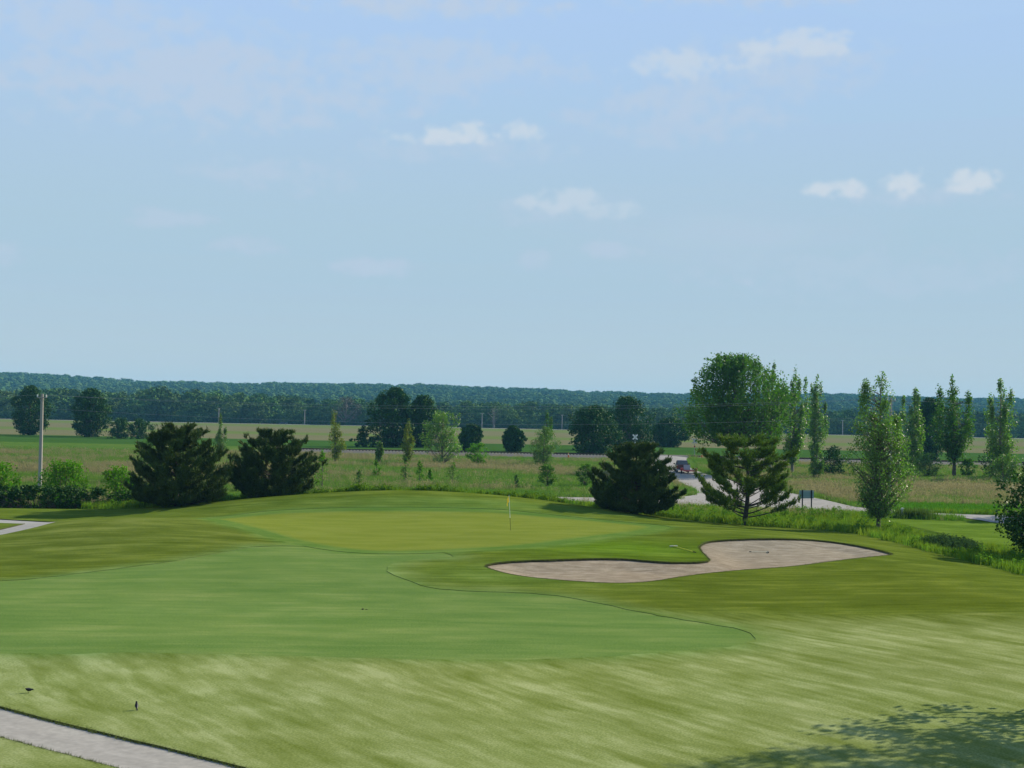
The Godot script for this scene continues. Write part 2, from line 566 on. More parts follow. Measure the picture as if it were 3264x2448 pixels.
func cut_ground(regions: Array, rest: Region, x0: float, x1: float, d0: float, d1: float, cell: float) -> void:
	var nx := int(round((x1 - x0) / cell))
	var nd := int(round((d1 - d0) / cell))
	for r in regions:
		r.inside.resize(nx * nd)
		r.inside.fill(0)
		var lo: Vector2 = r.edge[0]
		var hi: Vector2 = r.edge[0]
		for q in r.edge:
			lo = lo.min(q)
			hi = hi.max(q)
		for j in range(maxi(0, int((lo.y - d0) / cell) - 1), mini(nd, int((hi.y - d0) / cell) + 2)):
			for i in range(maxi(0, int((lo.x - x0) / cell) - 1), mini(nx, int((hi.x - x0) / cell) + 2)):
				if Geometry2D.is_point_in_polygon(Vector2(x0 + (i + 0.5) * cell, d0 + (j + 0.5) * cell), r.edge):
					r.inside[j * nx + i] = 1
		for e in r.edge.size():
			var a: Vector2 = r.edge[e]
			var b: Vector2 = r.edge[(e + 1) % r.edge.size()]
			var cnt := int(ceil(a.distance_to(b) / (cell * 0.2))) + 1
			for k in cnt + 1:
				var q := a.lerp(b, float(k) / cnt)
				for off in [Vector2(0.02, 0.02), Vector2(-0.02, 0.02), Vector2(0.02, -0.02), Vector2(-0.02, -0.02)]:
					var i := int(floor((q.x + off.x - x0) / cell))
					var j := int(floor((q.y + off.y - d0) / cell))
					if i >= 0 and j >= 0 and i < nx and j < nd:
						r.inside[j * nx + i] = 2
	for j in nd:
		for i in nx:
			var xa := x0 + i * cell
			var da := d0 + j * cell
			var square := PackedVector2Array([Vector2(xa, da), Vector2(xa + cell, da), Vector2(xa + cell, da + cell), Vector2(xa, da + cell)])
			var left: Array[PackedVector2Array] = [square]
			for r in regions:
				var w: int = r.inside[j * nx + i]
				if w == 0:
					continue
				if w == 1:
					for p in left:
						ground_piece(r, p)
					left = []
					break
				var next: Array[PackedVector2Array] = []
				for p in left:
					for q in Geometry2D.intersect_polygons(p, r.edge):
						ground_piece(r, q)
					next.append_array(Geometry2D.clip_polygons(p, r.edge))
				left = next
				if left.is_empty():
					break
			for p in left:
				ground_piece(rest, p)

# the cut edge round a lower surface
func lip(edge: PackedVector2Array, top: float, bottom: float, skip: Outline = null, x_lim := 66.0) -> Shape:
	var s := Shape.new()
	for i in edge.size():
		var a := edge[i]
		var b := edge[(i + 1) % edge.size()]
		if maxf(absf(a.x), absf(b.x)) > x_lim - 0.5 or a.y < 15.0:
			continue
		if skip and skip.at(a.x, a.y) > -2.0:
			continue
		s.tint = Color(1, 1, 1) * randf_lip(i)
		s.flat4(on_land(a.x, a.y, top), on_land(b.x, b.y, top), on_land(b.x, b.y, -bottom), on_land(a.x, a.y, -bottom))
	return s

func randf_lip(i: int) -> float:
	return 0.85 + 0.3 * absf(noise_fine.get_noise_1d(i * 57.0))

func sheet(called: String, x0: float, x1: float, d0: float, d1: float, nx: int, nd: int, y: float, m: Material, label: String, turn := 0.0, vary := 0.12, tone = null) -> MeshInstance3D:
	var s := Shape.new()
	for j in nd + 1:
		for i in nx + 1:
			var x := lerpf(x0, x1, float(i) / nx)
			var d := lerpf(d0, d1, float(j) / nd)
			s.v.append(Vector3(x, land(x, d) + y, -d))
			s.n.append(slope(x, d))
			s.c.append(tone.call(x, d) if tone else macro(x * 0.3, d * 0.3, vary))
			s.u.append(Vector2(x * cos(turn) + d * sin(turn), -x * sin(turn) + d * cos(turn)))
			s.u2.append(Vector2(x, d))
	for j in nd:
		for i in nx:
			var k := j * (nx + 1) + i
			for q in [k, k + nx + 2, k + 1, k, k + nx + 1, k + nx + 2]:
				s.ix.append(q)
	return structure(called, s, m, label)

# ------------------------------------------------------------------ plants

func leaf(s: Shape, at: Vector3, out: Vector3, size: float, rng: RandomNumberGenerator, vary: float, warm := 0.0, order := 0.8) -> void:
	var nn := (out * order + Vector3(rng.randfn(), rng.randfn() + 0.5, rng.randfn())).normalized()
	var a := nn.cross(Vector3(rng.randfn(), rng.randfn(), rng.randfn())).normalized()
	var b := nn.cross(a)
	var l := size * rng.randf_range(0.7, 1.3)
	var f := 1.0 + vary * rng.randf_range(-1.0, 1.0)
	s.tint = Color(f * (1.0 + warm + rng.randf_range(-0.12, 0.18)), f, f * rng.randf_range(0.75, 1.1))
	s.flat4(at - a * l * 0.5, at + b * l * 0.38 + nn * l * 0.06, at + a * l * 0.55, at - b * l * 0.38 + nn * l * 0.06)

func clump(s: Shape, at: Vector3, size: Vector3, count: int, leaf_size: float, rng: RandomNumberGenerator, vary: float, order := 0.8) -> void:
	var warm := rng.randf_range(-0.1, 0.14)
	for i in count:
		var o := Vector3(rng.randfn(), rng.randfn(), rng.randfn()).normalized()
		var r := pow(rng.randf(), 0.45)
		leaf(s, at + o * size * r, o, leaf_size, rng, vary, warm, order)

func profile(kind: String, t: float) -> float:
	match kind:
		"round": return pow(maxf(sin(PI * clampf(t * 0.9 + 0.1, 0, 1)), 0.0), 0.55)
		"broad": return pow(maxf(sin(PI * clampf(t * 0.82 + 0.15, 0, 1)), 0.0), 0.42)
		"column": return pow(1.0 - t, 0.55) * lerpf(0.6, 1.0, smoothstep(0.0, 0.2, t))
		"spire": return pow(1.0 - t, 0.75) * lerpf(0.65, 1.0, smoothstep(0.0, 0.12, t)) + 0.06
		"vase": return pow(maxf(sin(PI * clampf(t * 0.75 + 0.12, 0, 1)), 0.0), 0.8)
	return 1.0

# a broad-leaved tree. form: kind, base (share of height without leaves), clumps, leaves, leaf, tall (clump stretch), clump size
func tree(called: String, label: String, category: String, x: float, d: float, high: float, wide: float, form: Dictionary, m: Material, bark: Material, seed_: int, group := "") -> Node3D:
	var rng := RandomNumberGenerator.new()
	rng.seed = seed_
	var root := thing(called, label, category, on_land(x, d), 0.0, group)
	var wood := Shape.new()
	var crown := Shape.new()
	var base: float = form.base
	var kind: String = form.kind
	var lean := Vector3(rng.randf_range(-0.03, 0.03), 0, rng.randf_range(-0.03, 0.03)) * high
	var rt: float = high * form.get("girth", 0.016)
	var tp := PackedVector3Array()
	var tr := PackedFloat32Array()
	for i in 7:
		var t := i / 6.0
		tp.append(Vector3(0, -0.1 + (high * 0.9 + 0.1) * t, 0) + lean * t * t + Vector3(rng.randfn(), 0, rng.randfn()) * 0.008 * high * t * (1.0 - t) * 3.0)
		tr.append(rt * (1.35 if i == 0 else 1.0) * pow(1.0 - t, 0.8) + 0.01)
	wood.tube(tp, tr, 7, false)
	var ph := rng.randf() * 100.0
	var count: int = form.clumps
	# several upright leaders give the crown its ragged top: offset x, z, share of height, share of width
	var leads := [[0.0, 0.0, 1.0, 1.0]]
	var want: int = form.get("leaders", 0)
	if want > 0:
		leads = [[0.0, 0.0, 1.0, form.get("lead_wide", 0.6)]]
		for k in want:
			var az := TAU * (k + rng.randf_range(-0.3, 0.3)) / want
			var off: float = form.get("spread", 0.3) * rng.randf_range(0.45, 1.0)
			leads.append([cos(az) * off * wide, sin(az) * off * wide, rng.randf_range(form.get("lead_low", 0.62), 0.97) * (1.0 - 0.5 * maxf(0.0, off - 0.2)), form.get("lead_wide", 0.6) * rng.randf_range(0.6, 0.95)])
	for k in count:
		var lead: Array = leads[k % leads.size()]
		var t := pow(rng.randf(), form.get("low", 1.0))
		var az := rng.randf() * TAU
		var lump: float = 1.0 + form.get("lumpy", 0.3) * noise.get_noise_3d(cos(az) * 60.0 + ph, t * 130.0, sin(az) * 60.0 + ph)
		var rr: float = profile(kind, t) * wide * lead[3] * 0.5 * lump
		var cs: float = form.size * wide * rng.randf_range(0.6, 1.25)
		var q := pow(rng.randf(), 0.5)
		var rad := maxf(rr - cs * 0.5, 0.02 * wide) * q
		var top: float = high * lead[2]
		var y := base * high + (top - base * high) * t
		var grow := smoothstep(0.0, 0.45, t)
		var at := Vector3(cos(az) * rad + lead[0] * grow, y, sin(az) * rad + lead[1] * grow) + lean * pow(y / high, 2.0)
		var dims := Vector3(cs, cs * form.get("tall", 0.8), cs)
		if t > 0.8 and form.get("tall", 0.8) > 1.0:
			dims = dims * Vector3(0.6, 1.1, 0.6)
		at.y = minf(at.y, top - dims.y * 0.75)
		at.y = maxf(at.y, dims.y * 0.5)
		clump(crown, at, dims, int(form.leaves * rng.randf_range(0.6, 1.4)), form.leaf, rng, form.get("vary", 0.28))
		if k % form.get("limb", 2) == 0:
			var y0 := clampf(y - rad * rng.randf_range(0.5, 1.1) - 0.1 * high * rng.randf(), base * high * 0.75, high * 0.86)
			var s0 := Vector3(0, y0, 0) + lean * pow(y0 / high, 2.0)
			var mid := s0.lerp(at, 0.5) - Vector3(0, rad * 0.08, 0)
			var r0: float = rt * 0.32 * (1.0 - y0 / high) + 0.012
			wood.tube(PackedVector3Array([s0, mid, at]), PackedFloat32Array([r0, r0 * 0.7, r0 * 0.25]), 4, false)
	part("trunk", wood, bark, root)
	part("crown", crown, m, root)
	return root

func shrub(called: String, label: String, category: String, x: float, d: float, high: float, wide: float, m: Material, seed_: int, leaf_size: float, clumps: int, leaves: int, group := "", kind := "round", deep := -1.0) -> Node3D:
	var rng := RandomNumberGenerator.new()
	rng.seed = seed_
	var root := thing(called, label, category, on_land(x, d), 0.0, group)
	var wood := Shape.new()
	var crown := Shape.new()
	var dp := wide if deep < 0.0 else deep
	var ph := rng.randf() * 100.0
	for k in clumps:
		var t := rng.randf()
		var az := rng.randf() * TAU
		var lump := 1.0 + 0.35 * noise.get_noise_3d(cos(az) * 70.0 + ph, t * 120.0, sin(az) * 70.0 + ph)
		var q := pow(rng.randf(), 0.5) * profile(kind, t) * lump
		var cs := minf(high, minf(wide, dp)) * rng.randf_range(0.1, 0.2)
		var at := Vector3(cos(az) * maxf(wide * 0.5 - cs * 0.6, 0.05) * q, clampf(high * t, cs * 0.6, high - cs * 0.8), sin(az) * maxf(dp * 0.5 - cs * 0.6, 0.05) * q)
		clump(crown, at, Vector3(cs, cs * 1.1, cs), int(leaves * rng.randf_range(0.6, 1.4)), leaf_size, rng, 0.3)
		if k % 3 == 0:
			var s0 := Vector3(at.x * 0.25, 0.0, at.z * 0.25)
			wood.tube(PackedVector3Array([s0 - Vector3(0, 0.08, 0), s0.lerp(at, 0.5) + Vector3(0, high * 0.05, 0), at]), PackedFloat32Array([0.03, 0.02, 0.008]), 4, false)
	part("stem", wood, mats.bark_grey, root)
	part("foliage", crown, m, root)
	return root

func tuft(s: Shape, at: Vector3, dir: Vector3, long: float, rng: RandomNumberGenerator, warm: float, needles := 11) -> void:
	var a := dir.cross(Vector3(rng.randfn(), rng.randfn(), rng.randfn())).normalized()
	var b := dir.cross(a)
	for i in needles:
		var an := TAU * (i + rng.randf()) / needles
		var sp := rng.randf_range(0.25, 0.95)
		var o := (dir + (a * cos(an) + b * sin(an)) * sp).normalized()
		var root := at - dir * long * rng.randf_range(0.0, 0.9)
		var side := o.cross(Vector3(rng.randfn(), rng.randfn(), rng.randfn())).normalized() * long * 0.11
		var f := rng.randf_range(0.72, 1.3)
		s.tint = Color(f * (1.0 + warm), f, f * rng.randf_range(0.8, 1.1))
		var tip := root + o * long * rng.randf_range(0.7, 1.15)
		s.flat3(root - side, root + side, tip)

# a pine: whorls of limbs that sweep up at the tip, needle tufts on the twigs
func pine(called: String, label: String, x: float, d: float, high: float, wide: float, open: bool, limbs: int, m: Material, seed_: int) -> Node3D:
	var rng := RandomNumberGenerator.new()
	rng.seed = seed_
	var root := thing(called, label, "pine tree", on_land(x, d), 0.0, "pines along the back of the green")
	var trunk := Shape.new()
	var twigs := Shape.new()
	var green := Shape.new()
	var rt := 0.2 if open else 0.16
	var tp := PackedVector3Array()
	var tr := PackedFloat32Array()
	for i in 9:
		var t := i / 8.0
		tp.append(Vector3(sin(t * 4.0 + seed_) * 0.1 * t + (0.25 * sin(t * 3.0) if open else 0.0), -0.15 + (high * 0.93 + 0.15) * t, cos(t * 3.3 + seed_) * 0.1 * t))
		tr.append(rt * (1.3 if i == 0 else 1.0) * pow(1.0 - t, 0.75) + 0.012)
	trunk.tube(tp, tr, 9, false)
	var golden := rng.randf() * TAU
	for k in limbs:
		# limb tips lie on a lumpy dome; each limb leaves the trunk below its tip and sweeps up
		var t := (k + rng.randf()) / limbs
		golden += 2.4 + rng.randf_range(-0.35, 0.35)
		var dir := Vector3(cos(golden), 0, sin(golden))
		var share: float
		if open:
			share = (sqrt(maxf(1.0 - pow((t - 0.4) / 0.62, 2.0), 0.0)) if t > 0.4 else lerpf(0.85, 1.0, t / 0.4)) * rng.randf_range(0.5, 1.06)
		else:
			share = (pow(maxf(1.0 - pow((t - 0.28) / 0.74, 2.0), 0.0), 0.6) if t > 0.28 else lerpf(0.88, 1.0, t / 0.28)) * rng.randf_range(0.74, 1.03)
		share *= 1.0 + 0.3 * noise.get_noise_3d(dir.x * 70.0 + seed_ * 9.0, t * 110.0, dir.z * 70.0)
		var reach := wide * 0.5 * share
		var ye := high * (lerpf(0.26, 0.99, t) if open else lerpf(0.07, 0.985, t)) * (1.0 + 0.05 * rng.randfn())
		var ys := clampf(ye - reach * (rng.randf_range(0.25, 0.55) if open else rng.randf_range(0.35, 0.6)), 0.1 * high if open else 0.12, high * 0.86)
		var ti := clampf(ys / (high * 0.93), 0.0, 0.999) * 8.0
		var s0 := tp[int(ti)].lerp(tp[mini(int(ti) + 1, 8)], ti - int(ti))
		var line := PackedVector3Array()
		var rr := PackedFloat32Array()
		var bend := rng.randf_range(-0.25, 0.25)
		var perp := Vector3(-dir.z, 0, dir.x)
		for i in 7:
			var q := i / 6.0
			var p := s0 + dir * reach * q + perp * bend * reach * q * q
			p.y = clampf(lerpf(s0.y, ye, 0.35 * q + 0.65 * q * q), 0.14, high - 0.1)
			line.append(p)
			rr.append((0.06 if open else 0.04) * (1.0 - t * 0.5) * (1.0 - q * 0.85))
		twigs.tube(line, rr, 5, false)
		var sprays := int((9.0 if open else 8.0) * (0.7 + reach / (wide * 0.5)) * 2.0)
		var warm := rng.randf_range(-0.15, 0.3)
		for w in sprays:
			var q := lerpf(0.45 if open else 0.25, 1.0, pow(rng.randf(), 0.65))
			var f := minf(q * 6.0, 5.99)
			var p0 := line[int(f)].lerp(line[int(f) + 1], f - int(f))
			var along := (line[6] - line[4]).normalized()
			var sd := (perp * rng.randf_range(-1.0, 1.0) + along * rng.randf_range(0.15, 0.9) + Vector3(0, rng.randf_range(-0.15, 0.6), 0)).normalized()
			var ln := wide * rng.randf_range(0.035, 0.08)
			var p1 := p0 + sd * ln + Vector3(0, ln * 0.2, 0)
			p1.y = clampf(p1.y, 0.15, high)
			twigs.bar(p0, p1, 0.011, 0.005, 3)
			var cnt := 5
			for e in cnt:
				var at := p0.lerp(p1, lerpf(0.25, 1.0, (e + rng.randf()) / cnt)) + Vector3(rng.randfn(), rng.randfn() * 0.7, rng.randfn()) * ln * 0.18
				tuft(green, at, (sd * 0.7 + Vector3(rng.randfn() * 0.35, 0.5 + rng.randfn() * 0.25, rng.randfn() * 0.35)).normalized(), rng.randf_range(0.2, 0.3), rng, warm, 8)
	part("trunk", trunk, mats.bark_pine, root)
	part("branches", twigs, mats.bark_pine, root)
	part("needles", green, m, root)
	return root

# ------------------------------------------------------------------ scattered growth

func grass_mesh(blades: int, high: float, spread: float, width: float, seed_: int, head := 0.0) -> ArrayMesh:
	var rng := RandomNumberGenerator.new()
	rng.seed = seed_
	var s := Shape.new()
	for i in blades:
		var a := rng.randf() * TAU
		var r := spread * sqrt(rng.randf())
		var p := Vector3(cos(a) * r, -0.03, sin(a) * r)
		var o := Vector3(rng.randfn() * 0.3 + cos(a) * 0.25, 0, rng.randfn() * 0.3 + sin(a) * 0.25)
		var h := high * rng.randf_range(0.55, 1.0)
		var w := Vector3(rng.randfn(), 0, rng.randfn()).normalized() * width * 0.5
		var mid := p + Vector3(0, h * 0.55, 0) + o * h * 0.25
		var tip := p + Vector3(0, h, 0) + o * h * 0.8
		s.flat4(p - w, p + w, mid + w * 0.8, mid - w * 0.8)
		s.flat3(mid - w * 0.8, mid + w * 0.8, tip)
		if head > 0.0:
			s.flat3(tip - w * 2.2, tip + w * 2.2, tip + Vector3(0, head, 0) + o * 0.1)
	return s.done()

func scatter(called: String, label: String, category: String, m: Mesh, material: Material, spots: Array) -> MultiMeshInstance3D:
	# each spot: position, turn, scale (Vector3), colour
	var buf := PackedFloat32Array()
	buf.resize(spots.size() * 16)
	var k := 0
	for sp in spots:
		var p: Vector3 = sp[0]
		var ca := cos(sp[1])
		var sa := sin(sp[1])
		var sc: Vector3 = sp[2]
		var col: Color = sp[3]
		buf[k] = ca * sc.x; buf[k + 1] = 0.0; buf[k + 2] = sa * sc.z; buf[k + 3] = p.x
		buf[k + 4] = 0.0; buf[k + 5] = sc.y; buf[k + 6] = 0.0; buf[k + 7] = p.y
		buf[k + 8] = -sa * sc.x; buf[k + 9] = 0.0; buf[k + 10] = ca * sc.z; buf[k + 11] = p.z
		buf[k + 12] = col.r; buf[k + 13] = col.g; buf[k + 14] = col.b; buf[k + 15] = 1.0
		k += 16
	var mm := MultiMesh.new()
	mm.transform_format = MultiMesh.TRANSFORM_3D
	mm.use_colors = true
	mm.mesh = m
	mm.instance_count = spots.size()
	mm.buffer = buf
	var o := MultiMeshInstance3D.new()
	o.name = numbered(called)
	o.multimesh = mm
	o.material_override = material
	add_child(o)
	tag(o, label, category, "", "stuff")
	return o

# ------------------------------------------------------------------ sky

# puffs and wisps seen in this part of the sky: azimuth, elevation, half width, half height (degrees), strength, 1 = heaped
const CLOUDS = [[-2.54, 11.01, 1.49, 0.63, 0.75, 1], [-4.62, 10.88, 0.93, 0.37, 0.55, 1], [0.17, 11.13, 1.23, 0.49, 0.65, 1], [-1.79, 10.43, 4.85, 0.67, 0.45, 0], [1.94, 8.46, 1.96, 0.67, 0.45, 1], [4.08, 8.18, 1.68, 0.45, 0.35, 1], [1.75, 8.22, 3.73, 0.75, 0.35, 0], [13.00, 8.91, 1.64, 0.41, 0.75, 1], [15.28, 9.07, 1.05, 0.60, 0.80, 1], [17.93, 9.01, 1.34, 0.60, 0.80, 1], [15.54, 8.76, 4.48, 0.49, 0.45, 0], [11.30, 14.46, 2.24, 0.63, 0.55, 1], [7.13, 13.75, 3.36, 0.63, 0.45, 1], [7.31, 12.39, 5.04, 1.12, 0.60, 0], [6.39, 11.30, 4.11, 0.75, 0.50, 0], [10.04, 13.77, 5.60, 1.31, 0.55, 0], [-12.94, 12.81, 10.45, 2.24, 0.70, 0], [-17.29, 14.49, 6.16, 1.68, 0.60, 0], [-3.84, 13.69, 7.09, 1.31, 0.60, 0], [-3.84, 16.02, 6.16, 0.67, 0.80, 0], [9.50, 16.30, 5.79, 0.52, 0.85, 0], [-13.83, 7.34, 1.87, 0.41, 0.50, 0], [-10.80, 6.42, 1.68, 0.41, 0.55, 0], [-5.69, 5.77, 2.05, 0.45, 0.60, 0], [4.17, 6.62, 2.61, 0.45, 0.55, 0], [9.23, 5.43, 1.05, 0.34, 0.60, 0], [-9.35, 9.29, 3.92, 0.84, 0.50, 0], [0.63, 6.18, 1.31, 0.45, 0.45, 0], [-7.71, 11.45, 1.12, 0.37, 0.60, 0], [2.40, 11.85, 1.12, 0.41, 0.50, 0], [-19.80, 5.69, 0.93, 0.56, 0.50, 0], [13.62, 5.70, 7.84, 1.12, 0.30, 0]]

func sky_color(az: float, el: float) -> Color:
	var low := Vector3(194, 208, 212)
	var mid := Vector3(176, 202, 220)
	var high := Vector3(174, 204, 240)
	var top := Vector3(120, 165, 225)
	var c: Vector3
	if el < 6.0:
		c = low.lerp(mid, smoothstep(-1.0, 6.0, el))
	elif el < 16.0:
		c = mid.lerp(high, smoothstep(6.0, 17.0, el))
	else:
		c = high.lerp(top, smoothstep(16.0, 80.0, el))
	var dir := Vector3(sin(deg_to_rad(az)) * cos(deg_to_rad(el)), sin(deg_to_rad(el)), -cos(deg_to_rad(az)) * cos(deg_to_rad(el)))
	# layers of cloud lie flat overhead and crowd together towards the horizon
	var s := 1.0 / (dir.y + 0.12)
	var px := dir.x * s
	var pz := dir.z * s
	var f1 := noise.get_noise_3d(px * 38.0, 7.0, pz * 38.0)
	var f2 := noise_fine.get_noise_3d(px * 55.0, 20.0, pz * 55.0)
	var haze := smoothstep(-0.05, 0.65, f1 + 0.3 * f2) * 0.4 * smoothstep(1.0, 8.0, el)
	var heap := 0.0
	var na := noise_fine.get_noise_3d(az * 34.0, el * 52.0, 3.0)
	var nb := noise_fine.get_noise_3d(az * 90.0, el * 120.0, 9.0)
	for q in CLOUDS:
		var dx: float = (az - q[0]) / q[2]
		var dy: float = (el - q[1]) / q[3]
		if absf(dx) > 1.7 or absf(dy) > 1.9:
			continue
		if q[5] > 0.5:
			if dy < 0.0:
				dy *= 1.5
			var e := 1.1 - dx * dx - dy * dy + 1.5 * na + 0.8 * nb
			heap = maxf(heap, smoothstep(-0.1, 1.15, e) * q[4])
		else:
			var e := 1.0 - dx * dx - dy * dy + 1.2 * na + 0.4 * nb
			haze = maxf(haze, smoothstep(-0.1, 1.3, e) * q[4])
	c = c.lerp(Vector3(192, 207, 226), clampf(haze, 0.0, 1.0))
	c = c.lerp(Vector3(212, 221, 230), clampf(heap, 0.0, 1.0))
	return Color(c.x / 255.0, c.y / 255.0, c.z / 255.0)

func make_sky() -> ImageTexture:
	# straight ahead (-z) lies at the picture's left and right edge
	var small := Image.create_empty(512, 256, false, Image.FORMAT_RGB8)
	for j in 256:
		var el := 90.0 - (j + 0.5) * 180.0 / 256.0
		for i in 512:
			small.set_pixel(i, j, sky_color(fposmod((i + 0.5) * 360.0 / 512.0 + 180.0, 360.0) - 180.0, maxf(el, 0.0)) if el > -2.0 else Color(0.42, 0.47, 0.42))
	small.resize(4096, 2048, Image.INTERPOLATE_CUBIC)
	for j in range(780, 1026):
		var el := 90.0 - (j + 0.5) * 180.0 / 2048.0
		for i in range(-290, 290):
			small.set_pixel(posmod(i, 4096), j, sky_color((i + 0.5) * 360.0 / 4096.0, maxf(el, 0.0)))
	return ImageTexture.create_from_image(small)

# ------------------------------------------------------------------ the scene

func _ready() -> void:
	noise.seed = 11
	noise.frequency = 0.01
	noise.fractal_octaves = 4
	noise_fine.seed = 5
	noise_fine.frequency = 0.02
	noise_fine.fractal_octaves = 5
	make_view()
	make_grid()
	make_materials()
	make_ground()
	make_far()
	make_road_and_rail()
	make_trees()
	make_growth()
	make_golf()
	make_roadside()
	make_birds()

func make_view() -> void:
	var cam := Camera3D.new()
	cam.name = "camera"
	cam.position = Vector3(0, 8.1, 0)
	cam.rotation_degrees = Vector3(1.168, 0, 1.1)
	cam.fov = 30.23
	cam.near = 0.5
	cam.far = 12000.0
	add_child(cam)
	cam.current = true
	var e := Environment.new()
	e.background_mode = Environment.BG_SKY
	var sky := Sky.new()
	var sm := PanoramaSkyMaterial.new()
	sm.panorama = make_sky()
	sky.sky_material = sm
	e.sky = sky
	e.background_energy_multiplier = 0.588
	e.tonemap_mode = Environment.TONE_MAPPER_LINEAR
	e.tonemap_exposure = 1.7
	e.sdfgi_enabled = true
	e.ssao_enabled = true
	e.ssil_enabled = true
	e.fog_enabled = true
	e.fog_density = 0.000105
	e.fog_light_color = Color(0.46, 0.77, 0.95)
	var w := WorldEnvironment.new()
	w.name = "world"
	w.environment = e
	add_child(w)
	var sun := DirectionalLight3D.new()
	sun.name = "sun"
	sun.light_energy = 1.6
	sun.light_color = Color(1.0, 0.95, 0.86)
	sun.light_angular_distance = 0.55
	sun.shadow_enabled = true
	add_child(sun)
	# the sun stands to the right and beyond the green
	var el := deg_to_rad(31.0)
	var to_sun := Vector3(cos(el) * 0.777, sin(el), -cos(el) * 0.629)
	sun.look_at_from_position(Vector3.ZERO, -to_sun)

func make_materials() -> void:
	fine_grain = noise_tex(4, 0.06, [[0.2, Color(0.92, 0.92, 0.92)], [0.5, Color(0.96, 0.96, 0.96)], [0.8, Color(1, 1, 1)]], 256)
	grain = noise_tex(3, 0.11, [[0.2, Color(0.78, 0.80, 0.75)], [0.5, Color(0.89, 0.89, 0.88)], [0.8, Color(0.98, 0.98, 1)]], 512)
	turf("lawn", Vector3.ONE, Vector3.ONE, 44.0, 34.0, 21)
	turf("fairway", Vector3.ONE, Vector3.ONE, 70.0, 44.0, 22)
	turf("green", Vector3(.90, .93, .85), Vector3(1.08, 1.06, 1.2), 40.0, 14.0, 23, 0.014)
	turf("surround", Vector3.ONE, Vector3.ONE, 60.0, 40.0, 25)
	mats.lawn.albedo_texture = mown(201, Vector3(.62, .67, .40), Vector3(1.42, 1.34, 1.75), 1.0)
	mats.surround.albedo_texture = mown(301, Vector3(.58, .64, .45), Vector3(1.5, 1.36, 1.75), 0.9)
	mats.fairway.albedo_texture = mown(401, Vector3(.70, .82, .72), Vector3(1.42, 1.2, 1.4), 0.75)
	turf("rough", Vector3(.7, .75, .65), Vector3(1.35, 1.2, 1.5), 14.0, 9.0, 26)
	turf("meadow_soil", Vector3(.75, .8, .7), Vector3(1.4, 1.1, 1.6), 30.0, 14.0, 28)
	turf("sand", Vector3.ONE, Vector3.ONE, 16.0, 9.0, 29)
	mats.sand.albedo_texture = mown(501, Vector3(.62, .60, .58), Vector3(1.28, 1.3, 1.34), 0.8)
	turf("asphalt", Vector3(.93, .93, .93), Vector3(1.06, 1.06, 1.06), 50.0, 7.0, 30)
	turf("chip_road", Vector3(.86, .86, .86), Vector3(1.15, 1.15, 1.15), 30.0, 4.0, 31)
	turf("crop", Vector3(.85, .85, .85), Vector3(1.12, 1.12, 1.12), 90.0, 5.0, 32)
	mat("turf_edge", lin(.075, .115, .028), 1.0)
	mat("path_edge", lin(.050, .055, .022), 1.0)
	mat("sand_edge", lin(.060, .048, .028), 1.0)
	mat("bark_grey", lin(.10, .085, .065), 0.95)
	mat("bark_pine", lin(.045, .036, .028), 0.95)
	mat("bark_pale", lin(.17, .16, .13), 0.9)
	leaf_mat("leaf_dark", lin(0.034, 0.088, 0.014), 0.6, 0.15, Color(.35, .5, .12))
	leaf_mat("leaf_poplar", lin(0.165, 0.250, 0.070), 0.48, 0.32, Color(.75, .95, .35))
	leaf_mat("leaf_cotton", lin(0.092, 0.178, 0.028), 0.6, 0.2, Color(.72, .9, .25))
	leaf_mat("leaf_pale", lin(0.135, 0.205, 0.055), 0.6, 0.2, Color(.65, .85, .3))
	leaf_mat("leaf_yellow", lin(0.180, 0.220, 0.040), 0.6, 0.2, Color(.75, .85, .2))
	leaf_mat("leaf_lilac", lin(0.120, 0.240, 0.010), 0.6, 0.2, Color(.7, .95, .1))
	leaf_mat("leaf_hedge", lin(0.028, 0.080, 0.010), 0.6, 0.2, Color(.2, .35, .06))
	leaf_mat("leaf_edge", lin(.045, .100, .012), 0.6, 0.2, Color(.3, .5, .08))
	leaf_mat("leaf_wood", lin(0.066, 0.128, 0.034), 0.9, 0.0, Color(.1, .16, .07))
	leaf_mat("leaf_brown", lin(.095, .082, .060), 0.7, 0.3, Color(.1, .1, .05))
	leaf_mat("needle", lin(0.064, 0.098, 0.022), 0.6, 0.2, Color(.35, .45, .12))
	leaf_mat("needle_bright", lin(0.120, 0.175, 0.018), 0.6, 0.2, Color(.5, .62, .12))
	leaf_mat("grass", lin(1, 1, 1), 0.9, 0.0, Color(.9, .9, .9))
	mat("white_paint", lin(.75, .75, .72), 0.5)
	mat("galvanised", lin(.36, .38, .39), 0.45, 0.6)
	mat("pole_wood", lin(.30, .28, .25), 0.9)
	mat("dark_post", lin(.020, .022, .020), 0.8)
	mat("black_rubber", lin(.02, .02, .02), 0.9)
	mat("steel", lin(.30, .28, .26), 0.35, 0.8)

